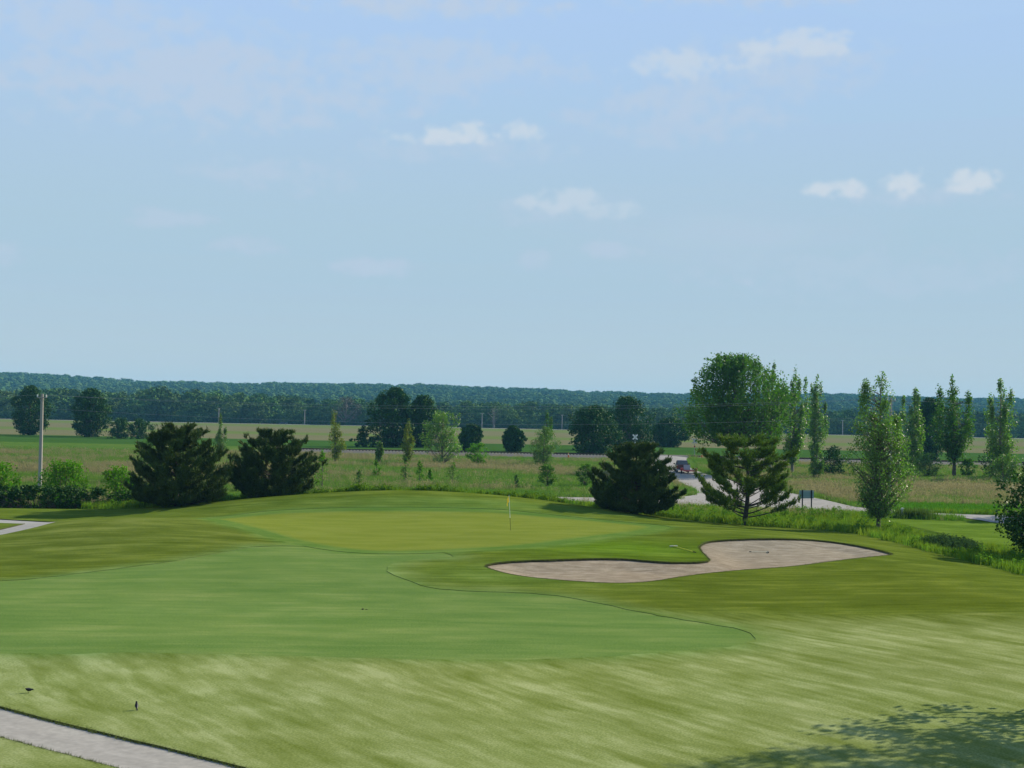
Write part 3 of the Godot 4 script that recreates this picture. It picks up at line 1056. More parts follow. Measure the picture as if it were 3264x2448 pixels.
func make_ground() -> void:
	# below everything, out to the horizon
	var base := Shape.new()
	base.flat4(Vector3(-9000, -0.9, 400), Vector3(-9000, -0.9, -9000), Vector3(9000, -0.9, -9000), Vector3(9000, -0.9, 400))
	base.n = PackedVector3Array([Vector3.UP, Vector3.UP, Vector3.UP, Vector3.UP])
	structure("ground", base, mat("plain_soil", lin(.07, .10, .03), 1.0), "open country under the fields out to the horizon")
	bunker_edge = rounded([[-1.19, 71.38], [-0.56, 72.53], [0.51, 73.26], [2.43, 74.01], [4.90, 74.95], [6.14, 75.20], [7.33, 74.93], [8.29, 74.75], [9.55, 75.11], [10.40, 75.66], [10.74, 76.49], [10.79, 78.55], [10.82, 80.86], [11.06, 82.49], [11.95, 84.50], [13.96, 85.86], [17.00, 87.17], [19.47, 88.07], [21.15, 86.75], [21.95, 84.92], [22.19, 82.33], [20.22, 79.70], [16.92, 76.45], [14.53, 74.37], [11.84, 72.71], [9.19, 70.43], [7.13, 68.17], [5.95, 67.30], [4.40, 66.99], [2.24, 67.49], [0.49, 68.48], [-0.53, 69.78]], 0.5)
	var green := rounded([[-19.22, 93.84], [-17.25, 98.22], [-12.95, 99.43], [-7.48, 99.74], [-3.26, 99.65], [-0.02, 99.32], [4.71, 96.85], [7.40, 94.95], [9.24, 93.24], [8.2, 89.8], [5.61, 86.31], [2.68, 82.13], [0.02, 79.46], [-2.51, 78.06], [-4.99, 77.3], [-7.50, 77.3], [-9.15, 78.43], [-10.95, 80.38], [-12.89, 82.75], [-15.03, 85.67], [-16.84, 87.84]], 0.7)
	var collar: PackedVector2Array = Geometry2D.offset_polygon(green, 1.25, Geometry2D.JOIN_ROUND)[0]
	var fairway := rounded([[-66, 45.5], [-30, 45.9], [-16.4, 46.2], [-12, 46.7], [-7.5, 46.75], [-1.4, 46.6], [2.4, 47.4], [4.8, 48.6], [7.2, 49.9], [8.56, 51.3], [9.2, 52.7], [9.1, 54.6], [8.24, 56], [5.8, 58.7], [4, 61.2], [2.1, 63.1], [0, 63.6], [-2, 63.8], [-3.5, 64.5], [-4.9, 66.7], [-5.95, 69.6], [-5.8, 72], [-4.75, 73.5], [-2.9, 74.6], [-4.5, 77.5], [-8, 77.8], [-10, 79.2], [-13.65, 77.9], [-15.1, 75.1], [-16.8, 71.9], [-19.9, 68.2], [-23.1, 64.8], [-32, 61], [-45, 57], [-66, 54]], 0.7)
	for i in fairway.size():
		fairway[i] += 0.22 * Vector2(noise_fine.get_noise_2d(i * 23.0, 5.0), noise_fine.get_noise_2d(i * 23.0, 90.0))
	var path_near := ribbon([[-40, 57.5], [-30, 50], [-20, 42.3], [-13.0, 36.55], [-7.3, 32.15], [0, 26.4], [10, 18.5], [14, 15]], 1.95)
	var path_loop := ribbon([[-65.9, 100], [-52, 99], [-42, 98.2], [-35, 96.8], [-31.2, 94], [-29.4, 90], [-28.7, 86.5], [-29.2, 83.3], [-31.4, 80.2], [-36, 77], [-44, 73], [-65.9, 66]], 2.3)
	var fore := PackedVector2Array([Vector2(-66, 14), Vector2(66, 14), Vector2(66, 56), Vector2(40, 58), Vector2(20, 59), Vector2(9, 59.5), Vector2(2, 61), Vector2(-10, 56), Vector2(-66, 51)])
	var around_green := rounded([[-66, 49], [-66, 106.5], [-38, 106.5], [-28, 106.6], [-24.6, 108.4], [-21.3, 110.0], [-16.5, 111.8], [-8.3, 112.3], [0, 112.2], [7, 111.4], [10.5, 110.6], [15.9, 108.6], [19.1, 107.2], [22.2, 105.4], [24.7, 102], [26.0, 95], [26.3, 90], [26.8, 83], [27.6, 76], [29.5, 68], [34, 62], [50, 57], [66, 55], [66, 50], [0, 50]], 0.8)
	var verge := rounded([[31, 117.5], [36, 117.3], [60, 114.2], [65.9, 113], [65.9, 88], [50, 86], [35.5, 90], [33, 97], [32, 106]], 0.8)
	near_fairway.fill(fairway)
	near_collar.fill(collar)
	near_green.fill(green)
	var grey := Color(.275, .268, .245)
	var regions := [
		region("path_near", path_near, 0.05, deg_to_rad(-38.0), 0.1, grey),
		region("path_loop", path_loop, 0.05, 0.0, 0.1, grey),
		region("sand", bunker_edge, 0.1, 0.15, 0.3, Color(.285, .245, .188), false, true),
		region("green", green, 0.026, 0.05, 0.05, GREEN, true),
		region("collar", collar, 0.02, 0.1, 0.1, COLLAR, true),
		region("fairway", fairway, 0.018, 0.04, 0.1, FAIR, true),
		region("fore", fore, 0.0, deg_to_rad(-57.0), 0.2, FORE, true),
		region("around", around_green, 0.0, 0.1, 0.18, SURR, true),
		region("verge", verge, 0.0, 0.1, 0.14, Color(.105, .175, .022)),
	]
	var rest := region("rough", PackedVector2Array(), 0.02, 0.0, 0.25, Color(.070, .125, .016))
	cut_ground(regions, rest, -66.0, 66.0, 14.0, 150.2, 0.6)
	var by := {}
	for r in regions:
		by[r.called] = r.shape
	structure("lawn", by.fore, mats.lawn, "pale striped mown grass across the foreground")
	structure("fairway", by.fairway, mats.fairway, "short green fairway in front of the putting green")
	structure("putting_green", by.green, mats.green, "smooth yellow-green putting surface with the flag")
	structure("green_collar", by.collar, mats.fairway, "narrow darker ring of grass round the putting green")
	structure("lawn", by.around, mats.surround, "mown mounds round the putting green and the bunker")
	structure("verge", by.verge, mats.surround, "mown grass between the road and the right-hand shrub")
	structure("rough", rest.shape, mats.rough, "unmown ground between the golf hole and the road")
	structure("bunker_sand", by.sand, mats.sand, "pale sand lying in the kidney-shaped bunker")
	structure("cart_path", by.path_near, mats.asphalt, "grey asphalt cart path across the bottom left corner")
	structure("cart_path", by.path_loop, mats.asphalt, "grey cart path bending behind the left mound")
	structure("turf_edge", lip(bunker_edge, 0.015, 0.16), mats.sand_edge, "ragged dark turf lip round the bunker")
	structure("turf_edge", lip(path_near, 0.004, 0.06), mats.path_edge, "cut turf edge along the near cart path")
	structure("turf_edge", lip(path_loop, 0.004, 0.06), mats.path_edge, "cut turf edge along the looping cart path")
	structure("turf_edge", lip(fairway, 0.001, 0.02, near_collar), mats.turf_edge, "step from the rough down to the fairway")
	structure("turf_edge", lip(collar, 0.0, 0.022), mats.turf_edge, "low step of grass round the green's collar")
	# meadow, then the land beyond the railway
	var patch := func(x: float, d: float) -> Color:
		var f := noise.get_noise_2d(x * 2.0, d * 6.0) + 0.5 * noise.get_noise_2d(x * 8.0, d * 16.0)
		return Color(.080 * (1.0 + 0.35 * f), .150 * (1.0 + 0.1 * f), .025 * (1.0 + 0.3 * f)) / MID
	sheet("meadow", -400, -66, 14, 150.2, 40, 30, -0.02, mats.meadow_soil, "rough meadow ground left of the golf hole", 0.0, 0.2, patch)
	sheet("meadow", 66, 400, 14, 150.2, 40, 30, -0.02, mats.meadow_soil, "rough meadow ground right of the golf hole", 0.0, 0.2, patch)
	sheet("meadow", -400, 400, 150.2, 300, 200, 50, -0.02, mats.meadow_soil, "wide rough meadow between the golf hole and the railway", 0.0, 0.2, patch)
	var strip := func(x: float, d: float) -> Color:
		var f := 1.0 + 0.2 * noise.get_noise_2d(x * 2.0, d * 6.0)
		return Color(.045 * f, .105 * f, .020 * f) / MID
	var far_x := 900.0
	sheet("pasture", -far_x, far_x, 300, 372, 90, 16, -0.02, mats.crop, "dark green pasture strip behind the railway", 0.0, 0.2, strip)
	var crops := func(x: float, d: float) -> Color:
		var w := d + 14.0 * noise.get_noise_2d(x * 0.8, d * 0.5) + 0.03 * x
		var tan_ := Color(.155, .150, .080)
		var leafy := Color(.118, .165, .045)
		var t := smoothstep(432.0, 452.0, w) * (1.0 - smoothstep(478.0, 500.0, w)) + 0.8 * smoothstep(590.0, 640.0, w)
		var col := tan_.lerp(leafy, clampf(t + 0.35 * noise.get_noise_2d(x * 1.2, d * 2.4), 0, 1))
		return col * ((1.0 + 0.12 * noise.get_noise_2d(x * 5.0, d * 9.0)) / MID)
	sheet("crop_field", -far_x, far_x, 372, 728, 160, 60, -0.02, mats.crop, "pale field of young crop rows in front of the far woods", 0.55, 0.2, crops)
	var pale := func(_x: float, _d: float) -> Color:
		return Color(.36, .35, .33) / MID
	sheet("highway", -far_x, far_x, 728, 737, 40, 1, 0.02, mats.chip_road, "pale straight road along the foot of the far woods", 0.0, 0.1, pale)
	var floor_ := func(_x: float, _d: float) -> Color:
		return Color(.05, .075, .03) / MID
	sheet("woodland_floor", -1400, 1400, 737, 1250, 40, 10, -0.02, mats.crop, "grassy floor under the far woods", 0.0, 0.2, floor_)

func hill_height(x: float, d: float) -> float:
	var ridge := 33.0 + 9.0 * noise.get_noise_1d(x * 0.13 + 50.0) + 4.0 * noise.get_noise_1d(x * 0.6) + 9.0 * smoothstep(-500.0, -900.0, x)
	return ridge * smoothstep(1250.0, 2450.0, d)

func make_far() -> void:
	var s := Shape.new()
	var nx := 90
	var nd := 24
	for j in nd + 1:
		for i in nx + 1:
			var x := lerpf(-1900, 1900, float(i) / nx)
			var d := lerpf(1250, 2900, float(j) / nd)
			s.v.append(Vector3(x, hill_height(x, d) - 0.02, -d))
			s.n.append(Vector3(hill_height(x - 20, d) - hill_height(x + 20, d), 40, -(hill_height(x, d - 20) - hill_height(x, d + 20))).normalized())
			s.c.append(Color(.045, .08, .03) / MID)
			s.u.append(Vector2(x, d))
			s.u2.append(Vector2(x, d))
	for j in nd:
		for i in nx:
			var k := j * (nx + 1) + i
			for q in [k, k + nx + 2, k + 1, k, k + nx + 1, k + nx + 2]:
				s.ix.append(q)
	structure("hill", s, mats.crop, "long low wooded ridge on the horizon")
	# crowns for the woods: four near ones, two coarse ones for the ridge
	var rng := RandomNumberGenerator.new()
	rng.seed = 77
	var kinds := []
	for k in 5:
		var c := Shape.new()
		for q in 30:
			var t := rng.randf()
			var az := rng.randf() * TAU
			var r := 6.2 * profile("round", t) * pow(rng.randf(), 0.4)
			var cs := rng.randf_range(1.5, 2.7)
			clump(c, Vector3(cos(az) * r, lerpf(1.4, 15.0, t) - cs * 0.3, sin(az) * r), Vector3(cs, cs * 0.85, cs), 26, 1.15, rng, 0.12, 3.0)
		kinds.append(c.done())
	var rough_kinds := []
	for k in 3:
		var c := Shape.new()
		for q in 12:
			var t := rng.randf()
			var az := rng.randf() * TAU
			var r := 5.5 * profile("round", t) * pow(rng.randf(), 0.4)
			clump(c, Vector3(cos(az) * r, lerpf(2.0, 12.5, t), sin(az) * r), Vector3(2.8, 2.3, 2.8), 22, 1.9, rng, 0.08, 4.0)
		rough_kinds.append(c.done())
	var rows := []
	for k in 5:
		rows.append([])
	for i in 1050:
		var d := 748.0 + 175.0 * pow(rng.randf(), 1.5)
		var x := rng.randf_range(-1.0, 1.0) * (0.4 * d + 40.0)
		var f := rng.randf_range(0.6, 1.5)
		var tall := (0.86 + 0.2 * noise.get_noise_1d(x * 0.9 + 10.0) + (0.12 if x < -130.0 else 0.0)) * rng.randf_range(0.75, 1.12) * (1.0 if d > 770.0 else rng.randf_range(0.55, 1.0))
		var br := rng.randf_range(-0.1, 0.25)
		rows[rng.randi() % 5].append([Vector3(x, -0.2, -d), rng.randf() * TAU, Vector3(tall * rng.randf_range(1.0, 1.5), tall, tall * rng.randf_range(1.0, 1.4)), Color(f * (1.0 + br), f, f * rng.randf_range(0.8, 1.1))])
	var words := ["broad mid green crowns", "paler green crowns", "dark rounded crowns", "tall mixed crowns", "low crowns along the edge"]
	for k in 5:
		scatter("woodland", "far wood behind the crop field, " + words[k], "woodland", kinds[k], mats.leaf_wood, rows[k])
	# young growth fills the foot of the wood
	var under := []
	for i in 420:
		var x := rng.randf_range(-370, 370)
		var sc := rng.randf_range(0.22, 0.4)
		var f := rng.randf_range(0.7, 1.15)
		under.append([Vector3(x, -0.1, -rng.randf_range(741.0, 752.0)), rng.randf() * TAU, Vector3(sc * 1.6, sc, sc * 1.6), Color(f, f, f)])
	scatter("undergrowth", "low bushes along the foot of the far wood", "undergrowth", kinds[0], mats.leaf_wood, under)
	var hills := [[], [], []]
	for i in 7000:
		var d := 1230.0 + 1330.0 * pow(rng.randf(), 0.6)
		var x := rng.randf_range(-1.0, 1.0) * (0.4 * d + 60.0)
		var f := rng.randf_range(0.8, 1.15)
		var tall := rng.randf_range(0.75, 1.25)
		hills[rng.randi() % 3].append([Vector3(x, hill_height(x, d) - 0.5, -d), rng.randf() * TAU, Vector3(tall * 1.7, tall * 1.1, tall * 1.7), Color(f * rng.randf_range(0.95, 1.15), f, f)])
	for k in 3:
		scatter("hill_forest", "forest covering the distant ridge, " + ["rounded crowns", "flatter crowns", "taller crowns"][k], "forest", rough_kinds[k], mats.leaf_wood, hills[k])
	# single trees one can pick out in front of the wood
	tree("bare_tree", "brownish thin-leaved tree at the foot of the far wood", "tree", -86.7, 743, 14.9, 17.0, {"kind": "broad", "base": 0.15, "clumps": 70, "leaves": 26, "leaf": 0.5, "size": 0.12, "limb": 1, "girth": 0.03}, mats.leaf_brown, mats.bark_pale, 501)
	tree("dead_tree", "pale dead-limbed tree at the wood's edge, left of the X sign", "tree", -9.1, 741, 11.4, 8.5, {"kind": "vase", "base": 0.25, "clumps": 36, "leaves": 5, "leaf": 0.4, "size": 0.12, "limb": 1, "girth": 0.045}, mats.leaf_brown, mats.bark_pale, 502)
	tree("dead_tree", "pale dead-limbed tree behind the large dark tree pair", "tree", -45.0, 742, 10.1, 10.0, {"kind": "vase", "base": 0.25, "clumps": 30, "leaves": 5, "leaf": 0.4, "size": 0.12, "limb": 1, "girth": 0.045}, mats.leaf_brown, mats.bark_pale, 503)

# a flat strip draped on the land, cut along an outline
func drape(called: String, edge: PackedVector2Array, up: float, m: Material, label: String, cell := 3.0) -> void:
	var r := region(called, edge, -up, 0.9, 0.1, Color(.262, .255, .238))
	var lo := edge[0]
	var hi := edge[0]
	for q in edge:
		lo = lo.min(q)
		hi = hi.max(q)
	var none := region("none", PackedVector2Array(), 0, 0, 0, Color.WHITE)
	cut_ground([r], none, floor(lo.x), floor(lo.x) + cell * ceil((hi.x - lo.x + 2.0) / cell), floor(lo.y), floor(lo.y) + cell * ceil((hi.y - lo.y + 2.0) / cell), cell)
	structure(called, r.shape, m, label)

func make_road_and_rail() -> void:
	drape("road", rounded([[-9, 136.5], [-8, 133.5], [5, 131], [14, 127.6], [21, 126.0], [26.6, 124.3], [30, 122.7], [34, 122.0], [37.6, 120.9], [43, 119.5], [66, 116.5], [66, 120.5], [42, 123.8], [35.4, 126.3], [32.2, 131], [31.4, 142], [30.2, 156], [28.8, 175], [27.8, 192], [27.6, 205], [28.4, 225], [30.4, 246], [31.4, 256.6], [25.2, 256.6], [24.0, 246], [22.3, 225], [21.2, 205], [20.8, 190], [20.8, 172], [20.2, 155], [18.4, 145], [13, 139.6], [5, 138.5], [-8, 138.5]], 1.5), 0.03, mats.chip_road, "pale chip-sealed country road curving up to the rail crossing", 2.0)
	drape("road", rounded([[25.5, 263.6], [31.7, 263.6], [34, 266.4], [40, 268.2], [52, 269], [70, 269], [70, 274.5], [50, 274.5], [36, 273], [28.5, 269.5]], 1.5), 0.05, mats.chip_road, "country road turning right beyond the rail crossing", 2.0)
	drape("driveway", rounded([[38.6, 120.9], [39.2, 118.4], [39.8, 116.4], [42, 114.6], [48, 113.6], [48, 115.8], [43.5, 116.6], [42.0, 118.6], [42.6, 119.9]], 0.6), 0.03, mats.chip_road, "gravel drive leaving the road by the right-hand shrub", 1.0)
	# railway on a low bank
	var track := thing("railway_track", "railway track on a low ballast bank crossing the meadow", "railway", Vector3(0, 0, -260))
	var bank := Shape.new()
	bank.push(PackedVector2Array([Vector2(3.6, -0.1), Vector2(1.7, 0.72), Vector2(-1.7, 0.72), Vector2(-3.6, -0.1)]), -44.0, 24.6)
	bank.push(PackedVector2Array([Vector2(3.6, -0.1), Vector2(1.7, 0.72), Vector2(-1.7, 0.72), Vector2(-3.6, -0.1)]), 32.2, 150.0)
	part("ballast", bank, mat("ballast", lin(.13, .12, .105), 1.0), track)
	var ties := Shape.new()
	var k := 0
	var x := -43.7
	while x < 149.0:
		if x < 24.4 or x > 32.4:
			ties.box(Vector3(x, 0.75, 0), Vector3(0.23, 0.16, 2.6))
		x += 0.6
		k += 1
	var tie := part("ties", ties, mat("tie_wood", lin(.05, .042, .035), 0.95), track)
	tie.set_meta("kind", "stuff")
	for s in [-1, 1]:
		var rail := Shape.new()
		rail.box(Vector3(53, 0.905, s * 0.76), Vector3(194, 0.15, 0.09))
		part("rail", rail, mat("rail_steel", lin(.06, .045, .035), 0.6, 0.3), track)
	var deck := Shape.new()
	deck.box(Vector3(28.4, 0.42, 0), Vector3(7.6, 1.0, 7.0), Basis.IDENTITY, 0.02)
	part("crossing_deck", deck, mat("crossing_tar", lin(.22, .21, .19), 1.0), track)

func make_trees() -> void:
	var dark := {"kind": "round", "base": 0.02, "clumps": 270, "leaves": 40, "leaf": 0.42, "size": 0.1, "tall": 0.85, "lumpy": 0.4, "girth": 0.02}
	var pop := {"kind": "column", "base": 0.12, "clumps": 170, "leaves": 40, "leaf": 0.25, "size": 0.12, "tall": 1.7, "low": 1.1, "leaders": 5, "spread": 0.34, "lead_wide": 0.62, "lumpy": 0.5, "girth": 0.012, "limb": 1}
	var young := {"kind": "column", "base": 0.1, "clumps": 76, "leaves": 34, "leaf": 0.2, "size": 0.15, "tall": 1.5, "low": 1.1, "leaders": 3, "spread": 0.26, "lead_wide": 0.75, "lumpy": 0.5, "girth": 0.014, "limb": 1}
	# the dark trees along and behind the railway
	var g := "dark trees beyond the railway"
	tree("leafy_tree", "dark bushy tree behind the utility pole, at the field's left edge", "tree", -124.1, 367, 12.7, 10.6, dark, mats.leaf_dark, mats.bark_grey, 1, g)
	tree("leafy_tree", "dark bushy tree standing alone between the utility pole and two round shrubs", "tree", -106.6, 360, 12.2, 11.0, dark, mats.leaf_dark, mats.bark_grey, 2, g)
	tree("leafy_tree", "dark tree cut off by the left edge of the photo", "tree", -135.5, 364, 11.2, 9.0, dark, mats.leaf_dark, mats.bark_grey, 3, g)
	shrub("field_shrub", "right one of the two round shrubs at the edge of the crop field", "shrub", -91.3, 350, 4.9, 7.0, mats.leaf_dark, 4, 0.36, 80, 34, "round shrubs at the field edge")
	shrub("field_shrub", "left one of the two round shrubs at the edge of the crop field", "shrub", -97.0, 352, 5.0, 6.6, mats.leaf_dark, 5, 0.36, 80, 34, "round shrubs at the field edge")
	tree("leafy_tree", "tallest dark tree left of the middle, taller half of a pair", "tree", -26.6, 318, 13.2, 11.4, dark, mats.leaf_dark, mats.bark_grey, 6, g)
	tree("leafy_tree", "lower right half of the dark tree pair left of the middle", "tree", -20.0, 321, 11.6, 9.0, dark, mats.leaf_dark, mats.bark_grey, 7, g)
	shrub("field_shrub", "dark shrub at the left foot of the tall dark tree pair", "shrub", -33.0, 318, 4.4, 3.4, mats.leaf_dark, 8, 0.36, 40, 30)
	shrub("hedgerow", "low hedgerow in front of the tall dark tree pair", "hedge", -31.0, 314, 2.2, 12.0, mats.leaf_hedge, 9, 0.34, 90, 26, "", "round", 2.6)
	tree("leafy_tree", "small dark tree right behind the wide pale poplar clump", "tree", -8.4, 300, 5.6, 5.2, dark, mats.leaf_dark, mats.bark_grey, 10, g)
	tree("leafy_tree", "small round dark tree alone left of the pale willow", "tree", 0.5, 300, 5.3, 5.3, dark, mats.leaf_dark, mats.bark_grey, 11, g)
	tree("leafy_tree", "broad dark tree nearest the railway, left of the X sign", "tree", 17.0, 298, 9.8, 12.4, dark, mats.leaf_dark, mats.bark_grey, 12, g)
	tree("leafy_tree", "taller dark tree rising behind the X sign", "tree", 27.1, 330, 12.4, 12.8, dark, mats.leaf_dark, mats.bark_grey, 13, g)
	tree("leafy_tree", "wide low dark tree between the X sign and the big cottonwood", "tree", 41.2, 372, 7.5, 11.6, dark, mats.leaf_dark, mats.bark_grey, 14, g)
	tree("leafy_tree", "dark tree half hidden between the right-hand poplars", "tree", 86.0, 292, 12.8, 8.0, dark, mats.leaf_dark, mats.bark_grey, 15, g)
	# the tall cottonwood and the poplars on the right
	tree("cottonwood", "big broad cottonwood behind the open pine, tallest tree in view", "tree", 31.1, 200, 16.9, 14.0, {"kind": "broad", "base": 0.3, "clumps": 600, "leaves": 46, "leaf": 0.3, "size": 0.055, "tall": 2.0, "lumpy": 1.2, "girth": 0.017, "limb": 3}, mats.leaf_cotton, mats.bark_grey, 20)
	var pg := "poplars along the meadow right of the road"
	tree("poplar", "slim poplar touching the big cottonwood's right side", "tree", 38.6, 212, 16.6, 4.6, pop, mats.leaf_poplar, mats.bark_pale, 21, pg)
	tree("poplar", "poplar second from the big cottonwood", "tree", 41.2, 208, 16.4, 5.0, pop, mats.leaf_poplar, mats.bark_pale, 22, pg)
	tree("poplar", "slender poplar with pale trunk, alone left of the near poplar", "tree", 49.6, 232, 15.4, 4.9, pop, mats.leaf_poplar, mats.bark_pale, 23, pg)
	tree("poplar", "small yellow-green poplar at the slender poplar's foot", "tree", 40.9, 190, 4.8, 2.9, young, mats.leaf_pale, mats.bark_pale, 24, pg)
	tree("poplar", "poplar just right of the nearest poplar, half hidden by it", "tree", 60.0, 212, 13.0, 5.2, pop, mats.leaf_poplar, mats.bark_pale, 26, pg)
	tree("poplar", "broad poplar with dark bare trunk on the right", "tree", 64.5, 207, 14.7, 7.2, {"kind": "column", "base": 0.2, "clumps": 180, "leaders": 6, "spread": 0.34, "lead_wide": 0.55, "leaves": 42, "leaf": 0.28, "size": 0.13, "tall": 1.6, "low": 1.0, "lumpy": 0.6, "girth": 0.017, "limb": 1}, mats.leaf_cotton, mats.bark_grey, 27, pg)
	tree("poplar", "poplar cut by the right edge of the photo", "tree", 67.6, 196, 14.0, 6.2, pop, mats.leaf_poplar, mats.bark_pale, 28, pg)
	tree("poplar", "near young poplar with open sparkling leaves beside the road", "tree", 27.7, 107, 11.8, 6.3, {"kind": "column", "base": 0.1, "clumps": 420, "leaves": 42, "leaf": 0.13, "size": 0.09, "tall": 1.2, "low": 1.2, "leaders": 4, "spread": 0.24, "lead_wide": 0.9, "lead_low": 0.7, "lumpy": 0.55, "girth": 0.011, "limb": 1, "vary": 0.3}, mats.leaf_poplar, mats.bark_grey, 25)
	# young trees in the meadow, left of the road
	var yg := "young trees in the meadow"
	tree("young_tree", "slim young tree between the two big round pines", "tree", -46.2, 226, 7.2, 3.1, young, mats.leaf_pale, mats.bark_grey, 30, yg)
	tree("young_tree", "yellowish columnar young tree right of the second round pine", "tree", -26.6, 216, 8.2, 3.5, young, mats.leaf_yellow, mats.bark_grey, 31, yg)
	tree("young_tree", "tiny sapling between the yellowish column and the slim tree", "tree", -20.0, 216, 3.4, 2.0, young, mats.leaf_pale, mats.bark_grey, 32, yg)
	tree("young_tree", "slim pale tree in front of the tall dark tree pair", "tree", -15.7, 216, 6.9, 2.9, young, mats.leaf_yellow, mats.bark_grey, 33, yg)
	tree("young_tree", "wide pale poplar clump in front of the tall dark pair", "tree", -10.3, 215, 8.1, 6.4, {"kind": "broad", "base": 0.03, "clumps": 130, "leaves": 40, "leaf": 0.22, "size": 0.1, "tall": 1.5, "lumpy": 0.6, "girth": 0.014, "limb": 1}, mats.leaf_poplar, mats.bark_grey, 34, yg)
	tree("young_tree", "low round light green tree right of the wide poplar clump", "tree", -4.9, 214, 3.5, 4.2, {"kind": "vase", "base": 0.12, "clumps": 50, "leaves": 34, "leaf": 0.2, "size": 0.14, "lumpy": 0.5, "girth": 0.02, "limb": 1}, mats.leaf_lilac, mats.bark_grey, 35, yg)
	tree("young_tree", "soft grey-green willow with a round outline in the meadow", "tree", 5.0, 214, 6.2, 4.9, {"kind": "round", "base": 0.06, "clumps": 110, "leaves": 44, "leaf": 0.17, "size": 0.13, "tall": 1.0, "lumpy": 0.3, "girth": 0.018, "limb": 2}, mats.leaf_pale, mats.bark_grey, 36, yg)
	tree("young_tree", "narrow green tree tip showing over the grey-green willow", "tree", 5.4, 221, 8.5, 3.4, young, mats.leaf_cotton, mats.bark_grey, 37, yg)
	var small := {"kind": "vase", "base": 0.14, "clumps": 46, "leaves": 34, "leaf": 0.15, "size": 0.14, "tall": 1.0, "lumpy": 0.5, "girth": 0.014, "limb": 1}
	tree("young_tree", "small glossy sapling on the near meadow below the willow", "tree", 4.0, 154, 2.6, 2.4, small, mats.leaf_cotton, mats.bark_grey, 38, yg)
	tree("young_tree", "small sapling at the left side of the round pine by the road", "tree", 8.3, 157, 2.7, 2.2, small, mats.leaf_cotton, mats.bark_grey, 39, yg)
	var sg := "saplings in the near meadow"
	var sap := {"kind": "column", "base": 0.1, "clumps": 22, "leaves": 24, "leaf": 0.14, "size": 0.16, "tall": 1.4, "lumpy": 0.6, "girth": 0.012, "limb": 1}
	var spots := [[-19.4, 147, 3.0, 1.6, "thin tall sapling right of the second round pine"], [-15.7, 148, 1.5, 1.5, "short bushy sapling at the crest, left of the middle"], [-16.2, 172, 1.6, 1.1, "short sapling farther out, above the crest bush"], [-11.9, 162, 2.2, 1.4, "left of two saplings below the slim pale tree"], [-10.4, 163, 2.0, 1.2, "right of two saplings below the slim pale tree"], [-6.3, 157, 1.9, 2.4, "spreading sapling below the wide poplar clump"], [-9.0, 160, 1.2, 0.9, "very small sapling between two larger ones"], [0.6, 152, 1.2, 0.8, "dark little sapling above the flag"]]
	for i in spots.size():
		var p: Array = spots[i]
		tree("sapling", p[4], "sapling", p[0], p[1], p[2] * 1.3, p[3] * 1.35, sap, mats.leaf_pale if i % 2 else mats.leaf_lilac, mats.bark_grey, 60 + i, sg)
	# bushes under the poplars
	var bg := "bushes under the right-hand poplars"
	shrub("bush", "bush at the left foot of the nearest poplar, across the road", "bush", 46.5, 205, 4.2, 4.4, mats.leaf_dark, 80, 0.24, 60, 34, bg)
	shrub("bush", "pale bush between the nearest poplar and the broad poplar", "bush", 55.0, 200, 4.4, 5.2, mats.leaf_pale, 81, 0.22, 70, 34, bg)
	shrub("bush", "mixed bush left of the broad poplar's dark trunk", "bush", 59.5, 203, 3.6, 4.2, mats.leaf_poplar, 82, 0.22, 60, 34, bg)
	shrub("bush", "small bush right of the broad poplar's dark trunk", "bush", 67.0, 208, 2.8, 3.4, mats.leaf_cotton, 83, 0.22, 44, 34, bg)
	shrub("bush", "tall pale bush cut by the right edge below the last poplar", "bush", 62.6, 180, 4.0, 5.6, mats.leaf_pale, 84, 0.22, 80, 36, bg)
	shrub("bush", "dark bush in front of the last poplar's trunk", "bush", 69.5, 203, 5.2, 5.0, mats.leaf_dark, 85, 0.24, 70, 36, bg)
	# pines round the green
	pine("pine", "largest round pine, left, with the hedge at its foot", -24.9, 106.4, 6.1, 7.4, false, 124, mats.needle, 90)
	pine("pine", "second round pine from the left, on the crest behind the green", -18.8, 113, 5.6, 7.2, false, 116, mats.needle, 91)
	pine("pine", "round spiky pine right of the green, beside the road", 9.5, 107.4, 5.3, 6.7, false, 116, mats.needle, 97)
	pine("pine", "open pine with bare crooked trunk in front of the cottonwood", 17.9, 108.6, 6.9, 8.3, true, 54, mats.needle_bright, 95)
	# the shrubs of the left-hand hedge
	var hg := "shrubs above the left-hand hedge"
	shrub("leafy_shrub", "bright green shrub at the left edge of the photo", "shrub", -41.0, 113.4, 3.5, 4.0, mats.leaf_lilac, 100, 0.17, 90, 40, hg, "vase")
	shrub("leafy_shrub", "bright green shrub right beside the utility pole", "shrub", -35.6, 113.4, 3.8, 4.3, mats.leaf_lilac, 101, 0.17, 110, 42, hg, "vase")
	shrub("leafy_shrub", "bright green shrub against the largest round pine", "shrub", -31.0, 113, 3.4, 3.2, mats.leaf_lilac, 102, 0.17, 80, 40, hg, "vase")
	shrub("leafy_shrub", "pale shrub peeping out behind the largest round pine", "shrub", -37.6, 150, 4.8, 3.6, mats.leaf_pale, 103, 0.17, 60, 36)
	shrub("hedge", "dark low hedge along the back of the lawn, far left", "hedge", -36.6, 109.6, 1.7, 19.0, mats.leaf_hedge, 104, 0.15, 330, 40, "", "round", 2.6)
	# the shrub cut by the right edge, and trees outside the frame whose shade falls into it
	tree("shade_tree", "dark leafy tree cut by the right edge, near the lawn", "tree", 33.9, 89, 7.0, 6.2, {"kind": "round", "base": 0.03, "clumps": 420, "leaves": 52, "leaf": 0.18, "size": 0.1, "tall": 1.0, "lumpy": 0.45, "girth": 0.02, "limb": 2}, mats.leaf_edge, mats.bark_pale, 110)
